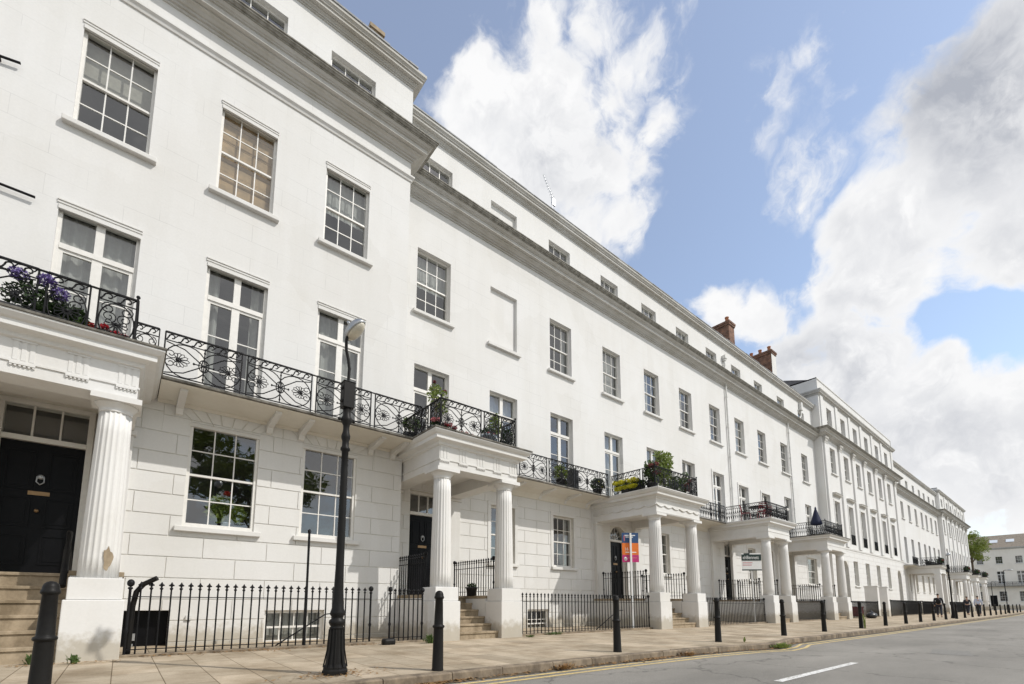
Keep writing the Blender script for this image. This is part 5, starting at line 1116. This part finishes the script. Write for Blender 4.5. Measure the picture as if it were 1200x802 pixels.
# ------------------------------------------------------------------ sun and sky
EL = math.radians(46); sd = Vector((.57*math.cos(EL)/math.hypot(.57,.82), -.82*math.cos(EL)/math.hypot(.57,.82), math.sin(EL)))
sl = bpy.data.lights.new('sun', 'SUN'); sl.energy = 3.15; sl.angle = math.radians(.6); sl.color = (1,.962,.905); so = bpy.data.objects.new('sun', sl); COL.objects.link(so)
so.rotation_euler = sd.to_track_quat('Z','Y').to_euler(); so.location = (10,-20,30)
W = bpy.data.worlds.new('World'); scene.world = W; W.use_nodes = True; nt = W.node_tree; bg = nt.nodes['Background']
sky = N(nt, 'ShaderNodeTexSky', sky_type='NISHITA'); sky.sun_disc = False; sky.sun_elevation = EL; sky.sun_rotation = math.atan2(sd.x, sd.y); sky.ozone_density = 2.2; sky.dust_density = .6; sky.air_density = 1.0
tc = N(nt, 'ShaderNodeTexCoord'); D = tc.outputs['Generated']
def mth(op, a, b=None, c=None, clamp=False):
    n = N(nt, 'ShaderNodeMath', operation=op); n.use_clamp = clamp
    for i, v in enumerate((a,b,c)):
        if v is None: continue
        if hasattr(v, 'node'): L(nt, v, n.inputs[i])
        else: n.inputs[i].default_value = v
    return n.outputs[0]
def sm(v, a, b, lo=0., hi=1.):
    n = N(nt, 'ShaderNodeMapRange', interpolation_type='SMOOTHSTEP'); n.inputs[1].default_value = a; n.inputs[2].default_value = b; n.inputs[3].default_value = lo; n.inputs[4].default_value = hi; L(nt, v, n.inputs[0]); return n.outputs[0]
warp = noise(nt, 5., 4, .6, D); wv = N(nt, 'ShaderNodeVectorMath', operation='MULTIPLY_ADD'); L(nt, warp.outputs['Color'], wv.inputs[0]); wv.inputs[1].default_value = (.12,)*3
ws = N(nt, 'ShaderNodeVectorMath', operation='SUBTRACT'); L(nt, D, ws.inputs[0]); ws.inputs[1].default_value = (.06,)*3; L(nt, ws.outputs[0], wv.inputs[2]); DW = wv.outputs[0]
def blobs(lst, vec=DW):
    out = None
    for (x, y, z), r, a in lst:
        d = N(nt, 'ShaderNodeVectorMath', operation='DISTANCE'); L(nt, vec, d.inputs[0]); d.inputs[1].default_value = (x,y,z)
        v = sm(d.outputs['Value'], 0., r, a, 0.); out = v if out is None else mth('MAXIMUM', out, v)
    return out
CL = [((.451,.44,.777),.17,1.),((.381,.499,.778),.13,.95),((.505,.368,.78),.13,.9),((.54,.45,.711),.16,1.),((.484,.493,.723),.15,1.),((.61,.456,.646),.12,.82),((.57,.50,.65),.13,.95),((.403,.408,.82),.13,.85),((.456,.359,.814),.12,.85),((.523,.32,.79),.11,.75),((.58,.345,.742),.10,.7),((.588,.40,.703),.10,.8),((.644,.444,.623),.07,.7),
      ((.752,.204,.627),.085,.62),((.756,.224,.615),.07,.55),((.665,.213,.716),.08,.36),((.684,.24,.689),.07,.36),((.659,.15,.737),.08,.33),
      ((.76,-.02,.66),.13,1.),((.80,.02,.60),.15,1.),((.836,.03,.548),.13,1.),((.877,.007,.481),.14,1.),((.842,.093,.531),.14,1.),((.811,.165,.561),.08,.8),((.846,.178,.502),.13,1.),((.866,.13,.484),.13,1.),((.813,.292,.503),.12,1.),((.774,.345,.53),.08,.85),((.86,.27,.43),.16,1.),((.901,.013,.434),.08,.8),((.9,.201,.387),.2,1.),((.933,.124,.339),.12,1.),((.95,.2,.25),.25,1.),((.98,.05,.2),.25,1.),((.96,-.12,.25),.25,1.),((.85,-.15,.5),.25,1.),((.74,-.12,.66),.2,1.),
      ((-.3,-.7,.6),.5,.9),((.2,-.8,.45),.4,.95),((-.8,.0,.55),.5,.9),((-.6,-.5,.2),.5,.9),((.5,-.6,.6),.3,.8),((0,-.3,.95),.25,.8),((-.7,.6,.3),.5,.9),((.1,.97,.25),.4,.9)]
hole = blobs([((.911,.086,.404),.05,.75),((.925,.045,.38),.06,.95),((.935,.02,.36),.05,.8)])
def puffs(vec):
    n1 = noise(nt, 4.6, 10, .6, vec); n2 = noise(nt, 13., 8, .62, vec)
    bl = mth('ABSOLUTE', mth('MULTIPLY_ADD', n2.outputs[0], 2., -1.))        # billow
    v = mth('MULTIPLY', mth('SUBTRACT', n1.outputs[0], .5), 2.3); v = mth('ADD', v, mth('MULTIPLY', mth('SUBTRACT', n2.outputs[0], .5), .7)); return mth('SUBTRACT', v, mth('MULTIPLY', bl, .3))
po = N(nt, 'ShaderNodeVectorMath', operation='ADD'); L(nt, DW, po.inputs[0]); po.inputs[1].default_value = (.010,-.022,.028)
p0 = puffs(DW); p1 = puffs(po.outputs[0])
den = mth('ADD', blobs(CL), mth('ADD', p0, .0)); sy = N(nt, 'ShaderNodeSeparateXYZ'); L(nt, D, sy.inputs[0]); den = mth('ADD', den, sm(mth('MULTIPLY', sy.outputs[1], -1.), .02, .4, 0., .5))
den = mth('SUBTRACT', den, mth('MULTIPLY', hole, 1.1))
alpha = sm(den, .26, .74)
GR = [((.765,.035,.645),.12,.95),((.79,-.02,.61),.13,.9),((.82,-.05,.57),.12,.7),((.87,.27,.41),.11,.45),((.90,.2,.36),.08,.25),((.51,.47,.72),.09,.3),((.96,.1,.25),.12,.2)]
lit = mth('MULTIPLY_ADD', mth('SUBTRACT', p0, p1), 2.2, .48, clamp=True)
thick = sm(den, .42, 1.25)
dark = mth('MULTIPLY', blobs(GR), mth('MULTIPLY_ADD', lit, -.5, 1.)); dark = mth('ADD', dark, mth('MULTIPLY', mth('MULTIPLY', thick, mth('SUBTRACT', 1., lit)), .55), clamp=True)
cc = N(nt, 'ShaderNodeMix', data_type='RGBA'); L(nt, dark, cc.inputs[0]); cc.inputs[6].default_value = (.97,.97,.975,1); cc.inputs[7].default_value = (.45,.475,.535,1)
skm = N(nt, 'ShaderNodeMix', data_type='RGBA', blend_type='MULTIPLY'); skm.inputs[0].default_value = 1.; L(nt, sky.outputs[0], skm.inputs[6]); skm.inputs[7].default_value = (.21,.205,.189,1)
add = N(nt, 'ShaderNodeMix', data_type='RGBA', blend_type='ADD'); add.inputs[0].default_value = 1.; L(nt, skm.outputs[2], add.inputs[6]); add.inputs[7].default_value = (.12,.10,.09,1)
fm = N(nt, 'ShaderNodeMix', data_type='RGBA'); L(nt, alpha, fm.inputs[0]); L(nt, add.outputs[2], fm.inputs[6]); L(nt, cc.outputs[2], fm.inputs[7])
L(nt, fm.outputs[2], bg.inputs[0]); bg.inputs[1].default_value = 1.

scene.view_settings.view_transform = 'Standard'; scene.view_settings.look = 'None'; scene.view_settings.exposure = 0
scene.cycles.max_bounces = 8; scene.cycles.transparent_max_bounces = 12; scene.cycles.use_denoising = True
